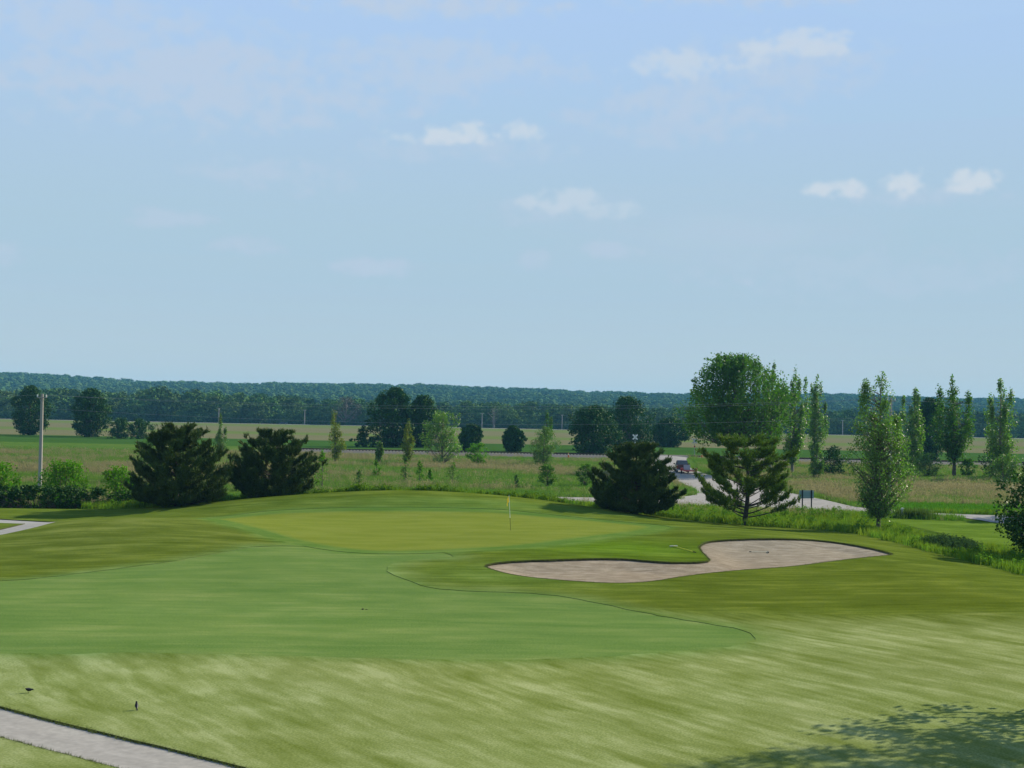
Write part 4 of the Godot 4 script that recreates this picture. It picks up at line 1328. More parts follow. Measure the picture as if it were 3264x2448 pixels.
	tree("shade_tree", "leafy tree right of the frame shading the gravel drive", "tree", 50.0, 125.6, 9.0, 6.6, {"kind": "round", "base": 0.15, "clumps": 110, "leaves": 40, "leaf": 0.28, "size": 0.12, "girth": 0.02}, mats.leaf_cotton, mats.bark_grey, 111)
	tree("shade_tree", "leafy tree right of the frame shading the foreground corner", "tree", 20.3, 41.2, 13.2, 8.6, {"kind": "broad", "base": 0.18, "clumps": 210, "leaves": 50, "leaf": 0.22, "size": 0.1, "lumpy": 0.6, "girth": 0.02}, mats.leaf_cotton, mats.bark_grey, 118)

func make_growth() -> void:
	var rng := RandomNumberGenerator.new()
	rng.seed = 400
	var blades := grass_mesh(14, 0.55, 0.32, 0.035, 1)
	var seeded := grass_mesh(12, 0.75, 0.3, 0.03, 2, 0.12)
	var weeds := Shape.new()
	for k in 5:
		clump(weeds, Vector3(rng.randfn() * 0.18, 0.35 + 0.25 * rng.randf(), rng.randfn() * 0.18), Vector3(0.2, 0.28, 0.2), 16, 0.12, rng, 0.3)
	var weed_mesh := weeds.done()
	# meadow grass between the road and the railway, thinning with distance
	var green_spots := []
	var tan_spots := []
	while green_spots.size() + tan_spots.size() < 105000:
		var d := 118.0 + 146.0 * pow(rng.randf(), 0.9)
		var x := rng.randf_range(-1.0, 1.0) * (0.38 * d + 4.0)
		if on_road(x, d, 0.4):
			continue
		if d < 124.0 and x < 12.0 and land(x, d) > 0.25:
			continue
		if d > 256.0 and d < 264.0:
			continue
		var f := noise.get_noise_2d(x * 2.0, d * 6.0) + 0.5 * noise.get_noise_2d(x * 8.0, d * 16.0)
		var dry := f + 0.25 * rng.randfn()
		# drier band along the far left and beyond the right-hand verge
		if x < -25.0 and d > 165.0 and d < 190.0: dry += 0.45
		if x > 33.0 and d > 138.0 and d < 175.0: dry += 0.5
		if x > 33.0 and d < 138.0: dry -= 0.6
		var sc := rng.randf_range(0.6, 1.25) * (0.8 if d < 150.0 else 1.0)
		var b := rng.randf_range(0.8, 1.2)
		if dry > 0.48:
			tan_spots.append([on_land(x, d), rng.randf() * TAU, Vector3(sc, sc, sc), Color(.23 * b, .21 * b, .10 * b)])
		else:
			var w := clampf(0.5 + dry * 0.8, 0.0, 1.0)
			var lush := 0.55 if x > 33.0 and d < 138.0 else 1.0
			green_spots.append([on_land(x, d), rng.randf() * TAU, Vector3(sc, sc * 0.9, sc), Color(lush * 0.5 + 0.5, 1.0, lush) * Color(lerpf(.085, .155, w) * b, lerpf(.20, .225, w) * b, lerpf(.022, .045, w) * b)])
	scatter("meadow_grass", "green meadow grass between the golf hole and the railway", "grass", blades, mats.grass, green_spots)
	scatter("dry_grass", "tan seeding grass in patches across the meadow", "grass", seeded, mats.grass, tan_spots)
	# tall growth just behind the lawn
	var tall := []
	var herbs := []
	for i in 26000:
		var x := rng.randf_range(-32.0, 46.0)
		var d := rng.randf_range(74.0, 127.0)
		var e := lawn_edge(x)
		if d < e + 0.15 or on_road(x, d, 0.5):
			continue
		if x > 30.0 and (d > 88.0 + 0.0 and d < 119.0) and not (d < 96.0 and x < 33.0):
			continue
		var near := 1.0 - smoothstep(1.0, 9.0, d - e)
		if x < 6.0 and d - e > 8.0:
			continue
		var sc := rng.randf_range(0.7, 1.3) * lerpf(0.85, 1.15, near)
		var b := rng.randf_range(0.75, 1.25)
		tall.append([on_land(x, d), rng.randf() * TAU, Vector3(sc, sc, sc), Color(.115 * b * rng.randf_range(0.9, 1.3), .225 * b, .016 * b)])
		if rng.randf() < 0.04 + 0.15 * maxf(0.0, noise.get_noise_2d(x * 9.0, d * 9.0)):
			var h := rng.randf_range(0.5, 1.1)
			herbs.append([on_land(x, d), rng.randf() * TAU, Vector3(h, h, h), Color(.09 * b, .2 * b, .016 * b)])
	for i in 330:
		var a := rng.randf() * TAU
		var r := sqrt(rng.randf())
		var x := 28.9 + cos(a) * 1.7 * r
		var d := 93.0 + sin(a) * 3.2 * r
		var h := rng.randf_range(0.8, 1.5) * (1.0 - 0.4 * r)
		herbs.append([on_land(x, d), rng.randf() * TAU, Vector3(h * 0.8, h, h * 0.8), Color(.046, .098, .030) * rng.randf_range(0.8, 1.2)])
	# rank growth along the crest behind the green, and the tuft by the white box
	for i in 900:
		var x := rng.randf_range(-28.0, 14.0)
		var d := lawn_edge(x) + rng.randf_range(0.2, 3.4)
		var h := rng.randf_range(0.5, 1.25) * (0.75 + 0.8 * noise.get_noise_1d(x * 14.0))
		herbs.append([on_land(x, d), rng.randf() * TAU, Vector3(h, h, h), Color(.10, .2, .016) * rng.randf_range(0.75, 1.25)])
	for i in 70:
		var x := 33.9 + rng.randfn() * 0.8
		tall.append([on_land(x, 119.3 + rng.randfn() * 0.4), rng.randf() * TAU, Vector3(1.5, 1.9, 1.5), Color(.07, .125, .02) * rng.randf_range(0.8, 1.2)])
	scatter("tall_grass", "rank green grass between the mown lawn and the road", "grass", blades, mats.grass, tall)
	scatter("weeds", "leafy weeds along the edge of the mown lawn", "weeds", weed_mesh, mats.grass, herbs)
	# ragged blades leaning over the edges of the cart path and the bunker
	var short := grass_mesh(7, 0.075, 0.05, 0.008, 7)
	var fringe := []
	for line in [ribbon([[-40, 57.5], [-30, 50], [-20, 42.3], [-13.0, 36.55], [-7.3, 32.15], [0, 26.4], [10, 18.5], [14, 15]], 1.95), bunker_edge]:
		for i in line.size():
			var a: Vector2 = line[i]
			var b: Vector2 = line[(i + 1) % line.size()]
			if a.distance_to(b) > 4.0 or a.y < 24.0:
				continue
			for k in int(a.distance_to(b) * 55.0):
				var p := a.lerp(b, rng.randf()) + Vector2(rng.randfn(), rng.randfn()) * 0.045
				var sc := rng.randf_range(0.6, 1.5)
				fringe.append([on_land(p.x, p.y, -0.01), rng.randf() * TAU, Vector3(sc, sc, sc), Color(.095, .125, .030) * rng.randf_range(0.6, 1.15)])
	scatter("turf_fringe", "ragged turf blades along the cart path and bunker edges", "grass", short, mats.grass, fringe)

var road_poly := PackedVector2Array()
func on_road(x: float, d: float, grow: float) -> bool:
	if d > 150.0:
		var l := 20.5 + (4.5 * smoothstep(205.0, 256.0, d))
		var r := 28.0 + (3.5 * smoothstep(205.0, 256.0, d)) + 2.4 * (1.0 - smoothstep(150.0, 185.0, d))
		return x > l - grow and x < r + grow
	if x < 32.0:
		if d > 138.6:
			return x > 17.5 - grow and x < 31.8 + grow and (x > 19.0 or d < 146.0) and d - 138.6 < (x - 12.0) * 1.4
		var near := 131.0 if x < 5.0 else lerpf(131.0, 124.0, clampf((x - 5.0) / 22.0, 0, 1))
		return d > near - grow and d < 139.0 + grow
	var a := lerpf(122.4, 116.5, clampf((x - 32.0) / 34.0, 0, 1))
	var b := lerpf(130.0, 124.6, clampf((x - 32.0) / 8.0, 0, 1)) if x < 40.0 else lerpf(124.6, 120.5, clampf((x - 40.0) / 26.0, 0, 1))
	if x > 38.0 and x < 43.0 and d > 114.0 and d < 121.0:
		return true
	return d > a - grow and d < b + grow

func lawn_edge(x: float) -> float:
	var p := [[-66, 106.5], [-28, 106.6], [-24.6, 108.4], [-21.3, 110.0], [-16.5, 111.8], [-8.3, 112.3], [0, 112.2], [7, 111.4], [10.5, 110.6], [15.9, 108.6], [19.1, 107.2], [22.2, 105.4], [24.7, 102], [26.0, 95], [26.3, 90], [26.8, 83], [27.6, 76], [29.5, 68], [66, 55]]
	for i in p.size() - 1:
		if x < p[i + 1][0]:
			return lerpf(p[i][1], p[i + 1][1], (x - p[i][0]) / maxf(p[i + 1][0] - p[i][0], 0.01))
	return 55.0

# ------------------------------------------------------------------ golf things

func make_golf() -> void:
	# flagstick leaning a little, limp yellow flag
	var hole := on_land(0.087, 87.8, -0.055)
	var f := thing("flagstick", "white and dark flagstick with limp yellow flag on the green", "flagstick", hole)
	f.rotation.z = deg_to_rad(3.6)
	var up := Shape.new()
	up.bar(Vector3(0, 0.8, 0), Vector3(0, 2.16, 0), 0.0125, 0.011, 10)
	up.bar(Vector3(0, 2.16, 0), Vector3(0, 2.19, 0), 0.016, 0.012, 10)
	part("upper_pole", up, mats.white_paint, f)
	var low := Shape.new()
	low.bar(Vector3(0, -0.12, 0), Vector3(0, 0.8, 0), 0.0125, 0.0125, 10)
	part("lower_pole", low, mat("dark_olive_paint", lin(.035, .035, .012), 0.6), f)
	var cloth := Shape.new()
	var rows := 10
	var colsn := 12
	var grid_pts := []
	for j in rows + 1:
		var t := float(j) / rows
		for i in colsn + 1:
			var s := float(i) / colsn
			# the cloth hangs in folds from its hoist, its fly end dropping below
			var fall := s * 0.40 * (1.0 - 0.2 * t)
			var x := -0.012 - 0.13 * (1.0 - exp(-3.0 * s)) - 0.025 * sin(s * 13.0 + t * 2.0) * s
			grid_pts.append(Vector3(x, 2.15 - 0.34 * t - fall, 0.035 * sin(s * 11.0 + t * 1.2) * (0.3 + s)))
	for j in rows:
		for i in colsn:
			var k := j * (colsn + 1) + i
			cloth.flat4(grid_pts[k], grid_pts[k + 1], grid_pts[k + colsn + 2], grid_pts[k + colsn + 1])
	var cm := mat("yellow_cloth", lin(.72, .60, .05), 0.8)
	cm.backlight_enabled = true
	cm.backlight = Color(.6, .5, .1)
	part("flag", cloth, cm, f)
	var cup := Shape.new()
	cup.tube(PackedVector3Array([Vector3(0, 0.006, 0), Vector3(0, -0.12, 0)]), PackedFloat32Array([0.054, 0.054]), 16, false)
	var c := part("cup", cup, mats.white_paint, f)
	c.rotation.z = -f.rotation.z
	# rakes
	rake("bunker_rake", "bunker rake with pale handle lying on the sand", Vector2(14.0, 83.0), Vector2(15.1, 82.95), true, lin(.62, .55, .38), lin(.03, .03, .035))
	rake("bunker_rake", "yellow-handled rake lying on the grass left of the bunker's neck", Vector2(10.4, 79.2), Vector2(9.42, 81.5), false, lin(.60, .55, .03), lin(.45, .45, .42))
	# turf torn from the fairway
	var clod := thing("divot", "small dark divot of torn turf on the fairway", "divot", on_land(-5.855, 58.1, -0.045))
	var cs := Shape.new()
	cs.tube(PackedVector3Array([Vector3(-0.1, 0, 0), Vector3(-0.07, 0.03, 0.0), Vector3(-0.03, 0.045, 0.01), Vector3(0.0, 0.02, 0.0)]), PackedFloat32Array([0.01, 0.04, 0.035, 0.01]), 7)
	part("soil", cs, mat("soil", lin(.03, .025, .015), 1.0), clod)
	var cs2 := Shape.new()
	cs2.tube(PackedVector3Array([Vector3(0.03, 0, 0.01), Vector3(0.07, 0.022, 0.01), Vector3(0.13, 0.025, 0.0), Vector3(0.17, 0.0, 0.01)]), PackedFloat32Array([0.008, 0.028, 0.03, 0.008]), 7)
	part("turf_flap", cs2, mat("turf_flap", lin(.05, .055, .02), 1.0), clod)

func rake(called: String, label: String, a: Vector2, b: Vector2, sandy: bool, hc: Color, rc: Color) -> void:
	var ya := land(a.x, a.y) - (sand_drop(a.x, a.y) if sandy else 0.0)
	var yb := land(b.x, b.y) - (sand_drop(b.x, b.y) if sandy else 0.0)
	var r := thing(called, label, "rake", Vector3(b.x, yb, -b.y))
	var tail := Vector3(a.x - b.x, ya - yb, -(a.y - b.y))
	var dir := tail.normalized()
	var side := dir.cross(Vector3.UP).normalized()
	var h := Shape.new()
	h.bar(Vector3(0, 0.05, 0) , tail * 0.88 + Vector3(0, 0.03, 0), 0.02, 0.02, 8)
	part("handle", h, mat(called + label.left(6) + "handle", hc, 0.6), r)
	var gp := Shape.new()
	gp.bar(tail * 0.88 + Vector3(0, 0.03, 0), tail + Vector3(0, 0.03, 0), 0.022, 0.022, 8)
	part("grip", gp, mats.black_rubber, r)
	var hd := Shape.new()
	hd.box(Vector3(0, 0.055, 0), Vector3(0.5, 0.045, 0.05), Basis(side, Vector3.UP, -dir), 0.008)
	var head := part("head", hd, mat(called + label.left(6) + "head", rc, 0.6), r)
	for i in 9:
		var t := Shape.new()
		var p := side * (i - 4) * 0.056
		t.bar(p + Vector3(0, 0.035, 0), p + Vector3(0, -0.015, 0), 0.008, 0.004, 5)
		part("tine", t, mat(called + label.left(6) + "head", rc, 0.6), head)

# ------------------------------------------------------------------ along the road

func utility_pole(label: String, x: float, d: float, high: float, group: String, arm := 1.3, fat := 0.15, turn := 0.0) -> Node3D:
	var p := thing("utility_pole", label, "utility pole", on_land(x, d), turn, group)
	var s := Shape.new()
	s.tube(PackedVector3Array([Vector3(0, -0.3, 0), Vector3(0, high * 0.5, 0), Vector3(0, high, 0)]), PackedFloat32Array([fat, fat * 0.85, fat * 0.68]), 10)
	part("pole", s, mats.pole_wood, p)
	var a := Shape.new()
	a.box(Vector3(0, high - 0.35, fat * 0.9), Vector3(arm, 0.12, 0.1), Basis.IDENTITY, 0.01)
	part("crossarm", a, mats.pole_wood, p)
	for q in [-0.46, 0.46]:
		var i := Shape.new()
		i.tube(PackedVector3Array([Vector3(q * arm, high - 0.29, fat * 0.9), Vector3(q * arm, high - 0.22, fat * 0.9), Vector3(q * arm, high - 0.14, fat * 0.9), Vector3(q * arm, high - 0.06, fat * 0.9)]), PackedFloat32Array([0.03, 0.08, 0.06, 0.03]), 8)
		part("insulator", i, mats.white_paint, p)
	for e in [[-0.4, -1], [0.4, 1]]:
		var b := Shape.new()
		b.bar(Vector3(e[0] * arm * 0.7, high - 0.38, fat * 0.9), Vector3(0, high - 0.95, fat * 0.8), 0.02, 0.02, 5)
		part("brace", b, mats.galvanised, p)
	return p

func wire(called: String, label: String, a: Vector3, b: Vector3, sag: float, r: float) -> void:
	var s := Shape.new()
	var p := PackedVector3Array()
	var rr := PackedFloat32Array()
	for i in 21:
		var t := i / 20.0
		var q := a.lerp(b, t)
		q.y -= sag * 4.0 * t * (1.0 - t)
		p.append(q - a)
		rr.append(r)
	s.tube(p, rr, 4, false)
	var o := thing(called, label, "wire", a, 0.0, "overhead wires")
	part("strand", s, mat("wire_metal", lin(.25, .27, .28), 0.5, 0.3), o)

func crossbuck(label: String, at: Vector3, turn: float, white: bool) -> void:
	var c := thing("crossing_sign", label, "railroad sign", at, turn, "crossbuck signs at the rail crossing")
	var s := Shape.new()
	s.box(Vector3(0, 1.75, 0), Vector3(0.09, 3.7, 0.07))
	part("post", s, mats.galvanised, c)
	for k in [-1, 1]:
		var b := Shape.new()
		b.box(Vector3(0, 3.1, 0.055 + 0.014 * k), Vector3(1.22, 0.23, 0.012), Basis(Vector3(0, 0, 1), k * deg_to_rad(45.0)))
		var bl := part("blade", b, mats.white_paint, c)
		if not white:
			bl.material_override = mats.galvanised
	var h := Shape.new()
	h.box(Vector3(0, 3.1, 0.085 if white else -0.045), Vector3(0.14, 0.14, 0.02))
	part("bolt_plate", h, mats.dark_post, c)
	var m := Shape.new()
	m.box(Vector3(0, 2.05, 0.05), Vector3(0.3, 0.24, 0.015))
	part("yield_plate", m, mats.white_paint if white else mat("red_plate", lin(.35, .03, .03), 0.5), c)

func marker(label: String, at: Vector3) -> void:
	var c := thing("traffic_marker", label, "traffic marker", at, 0.0, "orange markers at the railway")
	var s := Shape.new()
	s.tube(PackedVector3Array([Vector3(0, 0.08, 0), Vector3(0, 0.4, 0), Vector3(0, 1.1, 0)]), PackedFloat32Array([0.2, 0.14, 0.07]), 12)
	part("body", s, mat("orange_plastic", lin(.62, .10, .02), 0.5), c)
	var b := Shape.new()
	b.box(Vector3(0, 0.04, 0), Vector3(0.5, 0.08, 0.5), Basis.IDENTITY, 0.015)
	part("foot", b, mat("orange_plastic", Color.WHITE), c)
	var r := Shape.new()
	r.tube(PackedVector3Array([Vector3(0, 0.74, 0), Vector3(0, 0.96, 0)]), PackedFloat32Array([0.112, 0.092]), 12, false)
	part("band", r, mat("highlight_band", lin(.75, .68, .42), 0.5), c)  # painted highlight: the sunlit side of the marker drawn as a pale ring

func wheel(parent: Node3D, at: Vector3, r: float, w: float) -> void:
	var t := Shape.new()
	t.tube(PackedVector3Array([at + Vector3(-w * 0.5, 0, 0), at + Vector3(-w * 0.42, 0, 0), at + Vector3(w * 0.42, 0, 0), at + Vector3(w * 0.5, 0, 0)]), PackedFloat32Array([r * 0.9, r, r, r * 0.9]), 20)
	var tyre := part("wheel", t, mats.black_rubber, parent)
	for s in [-1, 1]:
		var h := Shape.new()
		h.tube(PackedVector3Array([at + Vector3(s * w * 0.46, 0, 0), at + Vector3(s * (w * 0.5 + 0.015), 0, 0)]), PackedFloat32Array([r * 0.6, r * 0.5]), 16)
		part("rim", h, mats.galvanised, tyre)

func make_pickup(at: Vector3, turn: float) -> void:
	var t := thing("pickup_truck", "dark maroon pickup truck driving away towards the rail crossing", "pickup truck", at, turn)
	# z grows towards us: the tailgate is at +z
	var paint := mat("maroon_paint", lin(.075, .012, .016), 0.3, 0.1, 0.6)
	paint.clearcoat_enabled = true
	paint.clearcoat = 0.6
	paint.clearcoat_roughness = 0.15
	var glass := mat("dark_glass", lin(.012, .016, .022), 0.08, 0.0, 0.7)
	var body := Shape.new()
	body.push(PackedVector2Array([Vector2(-2.6, 0.45), Vector2(-2.62, 0.8), Vector2(-2.5, 1.0), Vector2(-1.3, 1.08), Vector2(0.75, 1.08), Vector2(0.75, 0.45)]), -0.92, 0.92)
	part("body", body, paint, t)
	var cab := Shape.new()
	var lowc := PackedVector2Array([Vector2(-1.3, 1.08), Vector2(0.62, 1.08)])
	var top := PackedVector2Array([Vector2(-0.65, 1.73), Vector2(0.42, 1.73)])
	for s in [-1.0, 1.0]:
		cab.face([Vector3(s * 0.88, 1.08, lowc[0].x), Vector3(s * 0.88, 1.08, lowc[1].x), Vector3(s * 0.7, 1.73, top[1].x), Vector3(s * 0.7, 1.73, top[0].x)], Vector3(s, 0.2, 0))
	cab.face([Vector3(-0.7, 1.73, top[0].x), Vector3(0.7, 1.73, top[0].x), Vector3(0.7, 1.73, top[1].x), Vector3(-0.7, 1.73, top[1].x)], Vector3.UP)
	cab.face([Vector3(-0.88, 1.08, lowc[0].x), Vector3(0.88, 1.08, lowc[0].x), Vector3(0.7, 1.73, top[0].x), Vector3(-0.7, 1.73, top[0].x)], Vector3(0, 0.4, -1))
	cab.face([Vector3(-0.88, 1.08, lowc[1].x), Vector3(0.88, 1.08, lowc[1].x), Vector3(0.7, 1.73, top[1].x), Vector3(-0.7, 1.73, top[1].x)], Vector3(0, 0.3, 1))
	part("cab", cab, paint, t)
	var rw := Shape.new()
	rw.face([Vector3(-0.74, 1.16, 0.612), Vector3(0.74, 1.16, 0.612), Vector3(0.62, 1.66, 0.46), Vector3(-0.62, 1.66, 0.46)], Vector3(0, 0.3, 1))
	part("rear_window", rw, glass, t)
	for s in [-1.0, 1.0]:
		var sw := Shape.new()
		sw.face([Vector3(s * 0.868, 1.14, -1.0), Vector3(s * 0.868, 1.14, 0.45), Vector3(s * 0.728, 1.65, 0.34), Vector3(s * 0.728, 1.65, -0.6)], Vector3(s, 0.25, 0))
		part("side_window", sw, glass, t)
		var bed := Shape.new()
		bed.box(Vector3(s * 0.86, 0.78, 1.68), Vector3(0.12, 0.62, 1.86), Basis.IDENTITY, 0.02)
		part("bed_side", bed, paint, t)
		var mirror := Shape.new()
		mirror.box(Vector3(s * 1.07, 1.2, -0.85), Vector3(0.2, 0.17, 0.1), Basis.IDENTITY, 0.03)
		mirror.bar(Vector3(s * 0.88, 1.14, -0.85), Vector3(s * 1.02, 1.17, -0.85), 0.02, 0.02, 5)
		part("mirror", mirror, mats.black_rubber, t)
		var tl := Shape.new()
		tl.box(Vector3(s * 0.86, 0.85, 2.625), Vector3(0.11, 0.32, 0.03), Basis.IDENTITY, 0.008)
		part("tail_light", tl, mat("red_lens", lin(.45, .02, .02), 0.2), t)
		for z in [-1.75, 1.55]:
			wheel(t, Vector3(s * 0.8, 0.36, z), 0.36, 0.24)
	var gate := Shape.new()
	gate.box(Vector3(0, 0.8, 2.58), Vector3(1.6, 0.56, 0.06), Basis.IDENTITY, 0.015)
	var g := part("tailgate", gate, paint, t)
	var hd := Shape.new()
	hd.box(Vector3(0, 0.98, 2.617), Vector3(0.22, 0.07, 0.02), Basis.IDENTITY, 0.006)
	part("handle", hd, mats.black_rubber, g)
	var fl := Shape.new()
	fl.box(Vector3(0, 0.5, 1.66), Vector3(1.6, 0.06, 1.8))
	part("bed_floor", fl, mats.black_rubber, t)
	var bump := Shape.new()
	bump.box(Vector3(0, 0.43, 2.68), Vector3(1.8, 0.16, 0.16), Basis.IDENTITY, 0.03)
	part("rear_bumper", bump, mats.galvanised, t)

func make_trailer(at: Vector3, turn: float) -> void:
	var t := thing("utility_trailer", "low red utility trailer hitched behind the pickup", "trailer", at, turn)
	var red := mat("red_trailer_paint", lin(.42, .035, .03), 0.4)
	var deck := Shape.new()
	deck.box(Vector3(0, 0.52, 0), Vector3(1.66, 0.08, 3.0), Basis.IDENTITY, 0.01)
	part("deck", deck, mat("weathered_deck", lin(.30, .22, .20), 0.9), t)
	for s in [-1.0, 1.0]:
		var side := Shape.new()
		side.box(Vector3(s * 0.84, 0.66, 0), Vector3(0.05, 0.3, 3.0), Basis.IDENTITY, 0.01)
		part("side_rail", side, red, t)
		var fen := Shape.new()
		fen.push(PackedVector2Array([Vector2(-0.5, 0.42), Vector2(-0.42, 0.72), Vector2(-0.25, 0.8), Vector2(0.25, 0.8), Vector2(0.42, 0.72), Vector2(0.5, 0.42), Vector2(0.44, 0.42), Vector2(0.36, 0.67), Vector2(0.22, 0.74), Vector2(-0.22, 0.74), Vector2(-0.36, 0.67), Vector2(-0.44, 0.42)]), s * 0.9, s * 1.15)
		part("fender", fen, red, t)
		wheel(t, Vector3(s * 1.02, 0.33, 0), 0.33, 0.2)
		var tl := Shape.new()
		tl.box(Vector3(s * 0.78, 0.56, 1.52), Vector3(0.12, 0.09, 0.03), Basis.IDENTITY, 0.006)
		part("tail_light", tl, mat("red_lens", Color.WHITE), t)
	var back := Shape.new()
	back.box(Vector3(0, 0.47, 1.53), Vector3(1.7, 0.14, 0.05), Basis.IDENTITY, 0.01)
	part("rear_beam", back, red, t)
	var tongue := Shape.new()
	tongue.bar(Vector3(-0.5, 0.48, -1.5), Vector3(0, 0.46, -2.5), 0.04, 0.04, 6)
	tongue.bar(Vector3(0.5, 0.48, -1.5), Vector3(0, 0.46, -2.5), 0.04, 0.04, 6)
	part("tongue", tongue, red, t)

func make_roadside() -> void:
	# the line of poles along the road
	var lp := utility_pole("tall weathered utility pole on the far left, beside bright shrubs", -45.9, 139.0, 9.1, "utility poles by the road", 0.9, 0.2, 0.15)
	var rp := utility_pole("pale utility pole rising behind the near poplar", 40.0, 150.0, 10.5, "utility poles by the road", 0.9, 0.17, 0.15)
	var la := lp.position + Vector3(0, 9.0, 0)
	var ra := rp.position + Vector3(0, 10.4, 0)
	wire("overhead_wire", "upper far wire strung between the two roadside poles", la + Vector3(-0.4, 0, 0.18), ra + Vector3(-0.4, 0, 0.15), 1.0, 0.007)
	wire("overhead_wire", "upper near wire strung between the two roadside poles", la + Vector3(0.4, 0, 0.12), ra + Vector3(0.4, 0, 0.1), 1.25, 0.007)
	wire("overhead_wire", "lower wire strung between the two roadside poles", la + Vector3(0, -1.3, 0.2), ra + Vector3(0, -1.9, 0.2), 1.2, 0.007)
	wire("overhead_wire", "wire leaving the right-hand roadside pole towards the right", ra, Vector3(120, 10.3, -166), 1.2, 0.007)
	wire("overhead_wire", "wire leaving the left-hand roadside pole towards the left", la, Vector3(-125, 9.0, -132), 1.2, 0.007)
	# small poles along the far highway
	var names := ["far pole above the slim young tree, left", "far pole left of the yellowish columnar tree", "far pole behind the tall dark tree pair", "far pole right of the wide pale poplar clump", "far pole between the willow and the broad dark tree", "far pole above the low wide dark tree", "far pole behind the big cottonwood", "far pole left of the nearest poplar", "far pole behind the broad poplar, right"]
	var last := Vector3.ZERO
	for i in 9:
		var x := -152.0 + 44.6 * i + (3.0 if i == 3 else 0.0)
		if i == 7: x = 172.2
		if i == 8: x = 222.0
		var p := utility_pole(names[i], x, 735.0 + 4.0, 7.8, "small poles along the far highway", 1.3, 0.24)
		var tip := p.position + Vector3(0, 7.5, 0)
		if i > 0:
			wire("far_wire", "thin far wire reaching the " + names[i].trim_prefix("far "), last, tip, 0.5, 0.014)
		last = tip
	# road signs
	var sg := thing("road_sign", "grey back of a wide road sign on two dark posts", "road sign", on_land(25.75, 123.5), 0.3)
	var panel := Shape.new()
	panel.box(Vector3(0, 1.52, -0.045), Vector3(1.42, 0.7, 0.02), Basis.IDENTITY, 0.004)
	part("panel", panel, mat("sign_back", lin(.20, .28, .28), 0.7), sg)
	for s in [-0.42, 0.46]:
		var p := Shape.new()
		p.box(Vector3(s, 0.8, 0.01), Vector3(0.085, 2.25, 0.075))
		part("post", p, mats.dark_post, sg)
	for y in [1.3, 1.75]:
		var br := Shape.new()
		br.box(Vector3(0, y, -0.03), Vector3(1.36, 0.04, 0.012))
		part("bracket", br, mats.galvanised, sg)
	crossbuck("white X-shaped crossing sign above the round spiky pine", on_land(22.3, 255.6, 0.0) + Vector3(0, 0.6, 0), 0.1, true)
	crossbuck("grey back of an X-shaped crossing sign beyond the tracks", on_land(34.35, 266.0), 0.1, false)
	marker("orange marker with painted sunlit stripe right of the rail crossing", on_land(34.4, 256.0, 0.0))
	marker("orange marker by the track at the foot of the broad dark tree", on_land(10.4, 256.0, 0.0))
	var box := thing("utility_pedestal", "small white utility box in the grass near the poplar", "utility box", on_land(32.98, 119.6))
	var pb := Shape.new()
	pb.box(Vector3(0, 0.36, 0), Vector3(0.26, 0.76, 0.2), Basis.IDENTITY, 0.02)
	part("housing", pb, mats.white_paint, box)
	var pc := Shape.new()
	pc.box(Vector3(0, 0.76, 0), Vector3(0.3, 0.06, 0.24), Basis.IDENTITY, 0.015)
	part("cap", pc, mats.white_paint, box)
	# traffic
	make_pickup(on_land(24.75, 205.3, 0.03), deg_to_rad(-3.0))
	make_trailer(on_land(25.1, 200.2, 0.03), deg_to_rad(-4.0))
	var load_ := thing("white_crate", "pale square crate carried at the front of the red trailer", "crate", on_land(24.95, 201.2, 0.59), deg_to_rad(-4.0))
	var lb := Shape.new()
	lb.box(Vector3(0, 0.3, 0), Vector3(0.9, 0.6, 0.5), Basis.IDENTITY, 0.03)
	part("walls", lb, mat("pale_crate", lin(.40, .37, .40), 0.7), load_)
	var ll := Shape.new()
	ll.box(Vector3(0, 0.62, 0), Vector3(0.94, 0.05, 0.54), Basis.IDENTITY, 0.01)
	part("lid", ll, mat("pale_crate", Color.WHITE), load_)
	# a car passing on the far highway
	var car := thing("car", "tiny dark blue car on the far highway", "car", Vector3(-117.5, 0.02, -732), PI / 2)
	var cb := Shape.new()
	cb.push(PackedVector2Array([Vector2(-2.2, 0.3), Vector2(-2.25, 0.75), Vector2(-1.2, 0.92), Vector2(1.6, 0.95), Vector2(2.2, 0.85), Vector2(2.2, 0.3)]), -0.88, 0.88)
	part("body", cb, mat("blue_paint", lin(.03, .045, .075), 0.3, 0.1), car)
	var cc := Shape.new()
	cc.push(PackedVector2Array([Vector2(-1.1, 0.93), Vector2(-0.4, 1.42), Vector2(0.9, 1.42), Vector2(1.6, 0.95)]), -0.76, 0.76)
	part("cabin", cc, mat("dark_glass", Color.WHITE), car)
	for s in [-1.0, 1.0]:
		for z in [-1.4, 1.4]:
			wheel(car, Vector3(s * 0.78, 0.32, z), 0.32, 0.2)

# ------------------------------------------------------------------ birds

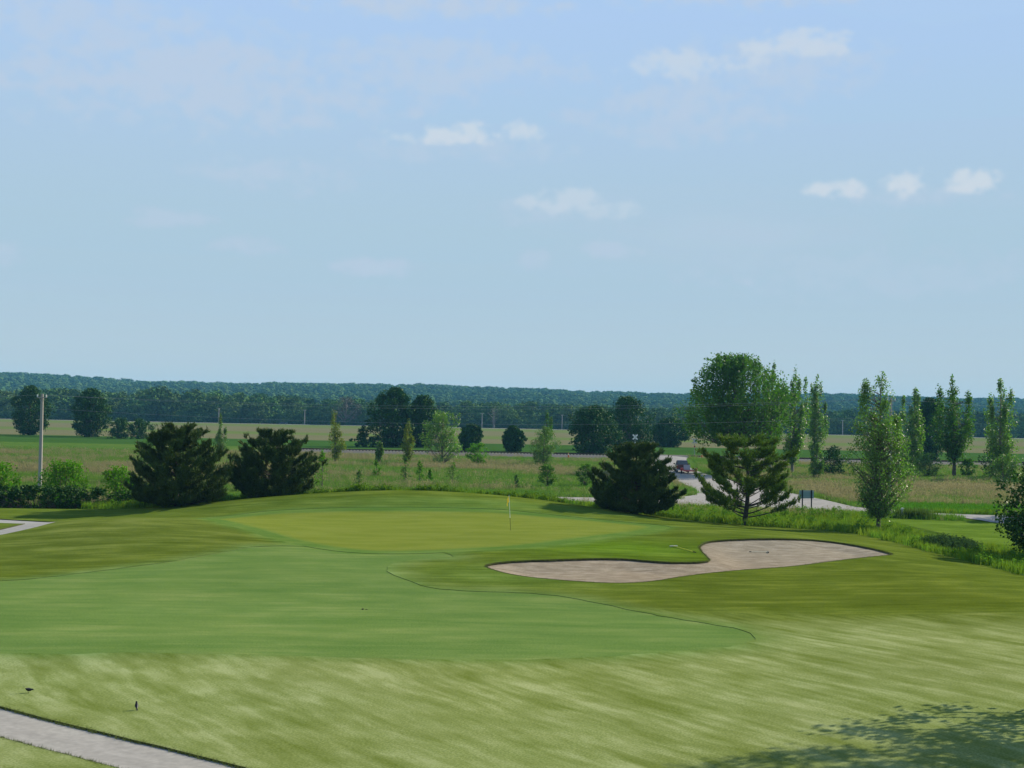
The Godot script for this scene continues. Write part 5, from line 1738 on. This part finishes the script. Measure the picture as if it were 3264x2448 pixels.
func bird(label: String, x: float, d: float, turn: float, spine: PackedVector3Array, r: PackedFloat32Array, tail: Array, col: Color) -> void:
	var b := thing("bird", label, "bird", on_land(x, d), turn, "black birds on the foreground lawn")
	var s := Shape.new()
	s.tube(spine, r, 12)
	part("body", s, mat("black_feathers", col, 0.5), b)
	var t := Shape.new()
	var side := Vector3(0, 0, 1)
	var a: Vector3 = tail[0]
	var e: Vector3 = tail[1]
	t.flat4(a - side * 0.012, a + side * 0.012, e + side * 0.024, e - side * 0.024)
	var dn := Vector3(0.003, -0.006, 0)
	t.flat4(a + dn - side * 0.012, e + dn - side * 0.024, e + dn + side * 0.024, a + dn + side * 0.012)
	part("tail", t, mat("black_feathers", col), b)
	var beak := Shape.new()
	var h := spine[spine.size() - 2]
	beak.bar(h + Vector3(0.018, 0.0, 0), h + Vector3(0.05, -0.006, 0), 0.008, 0.001, 6)
	part("beak", beak, mats.dark_post, b)
	for k in [-1, 1]:
		var l := Shape.new()
		l.tube(PackedVector3Array([Vector3(0.0, 0.075, 0.016 * k), Vector3(-0.01, 0.04, 0.016 * k), Vector3(0.002, 0.003, 0.016 * k), Vector3(0.03, 0.002, 0.018 * k)]), PackedFloat32Array([0.006, 0.0035, 0.003, 0.002]), 5)
		part("leg", l, mats.dark_post, b)

func make_birds() -> void:
	var black := lin(.012, .013, .016)
	bird("black bird bent down with its tail up, far left", -13.4, 40.05, PI * 0.1, PackedVector3Array([Vector3(-0.075, 0.125, 0), Vector3(-0.05, 0.11, 0), Vector3(-0.015, 0.095, 0), Vector3(0.03, 0.085, 0), Vector3(0.07, 0.085, 0), Vector3(0.095, 0.09, 0), Vector3(0.115, 0.085, 0), Vector3(0.13, 0.08, 0)]), PackedFloat32Array([0.012, 0.03, 0.046, 0.048, 0.034, 0.024, 0.024, 0.01]), [Vector3(-0.06, 0.12, 0), Vector3(-0.15, 0.215, 0)], black)
	bird("black bird standing upright on the lawn, nearer the path", -9.85, 38.1, PI * 0.62, PackedVector3Array([Vector3(-0.07, 0.05, 0), Vector3(-0.05, 0.075, 0), Vector3(-0.02, 0.105, 0), Vector3(0.005, 0.14, 0), Vector3(0.022, 0.172, 0), Vector3(0.03, 0.195, 0), Vector3(0.035, 0.215, 0), Vector3(0.037, 0.228, 0)]), PackedFloat32Array([0.012, 0.032, 0.048, 0.045, 0.03, 0.026, 0.025, 0.01]), [Vector3(-0.06, 0.06, 0), Vector3(-0.15, 0.02, 0)], black)
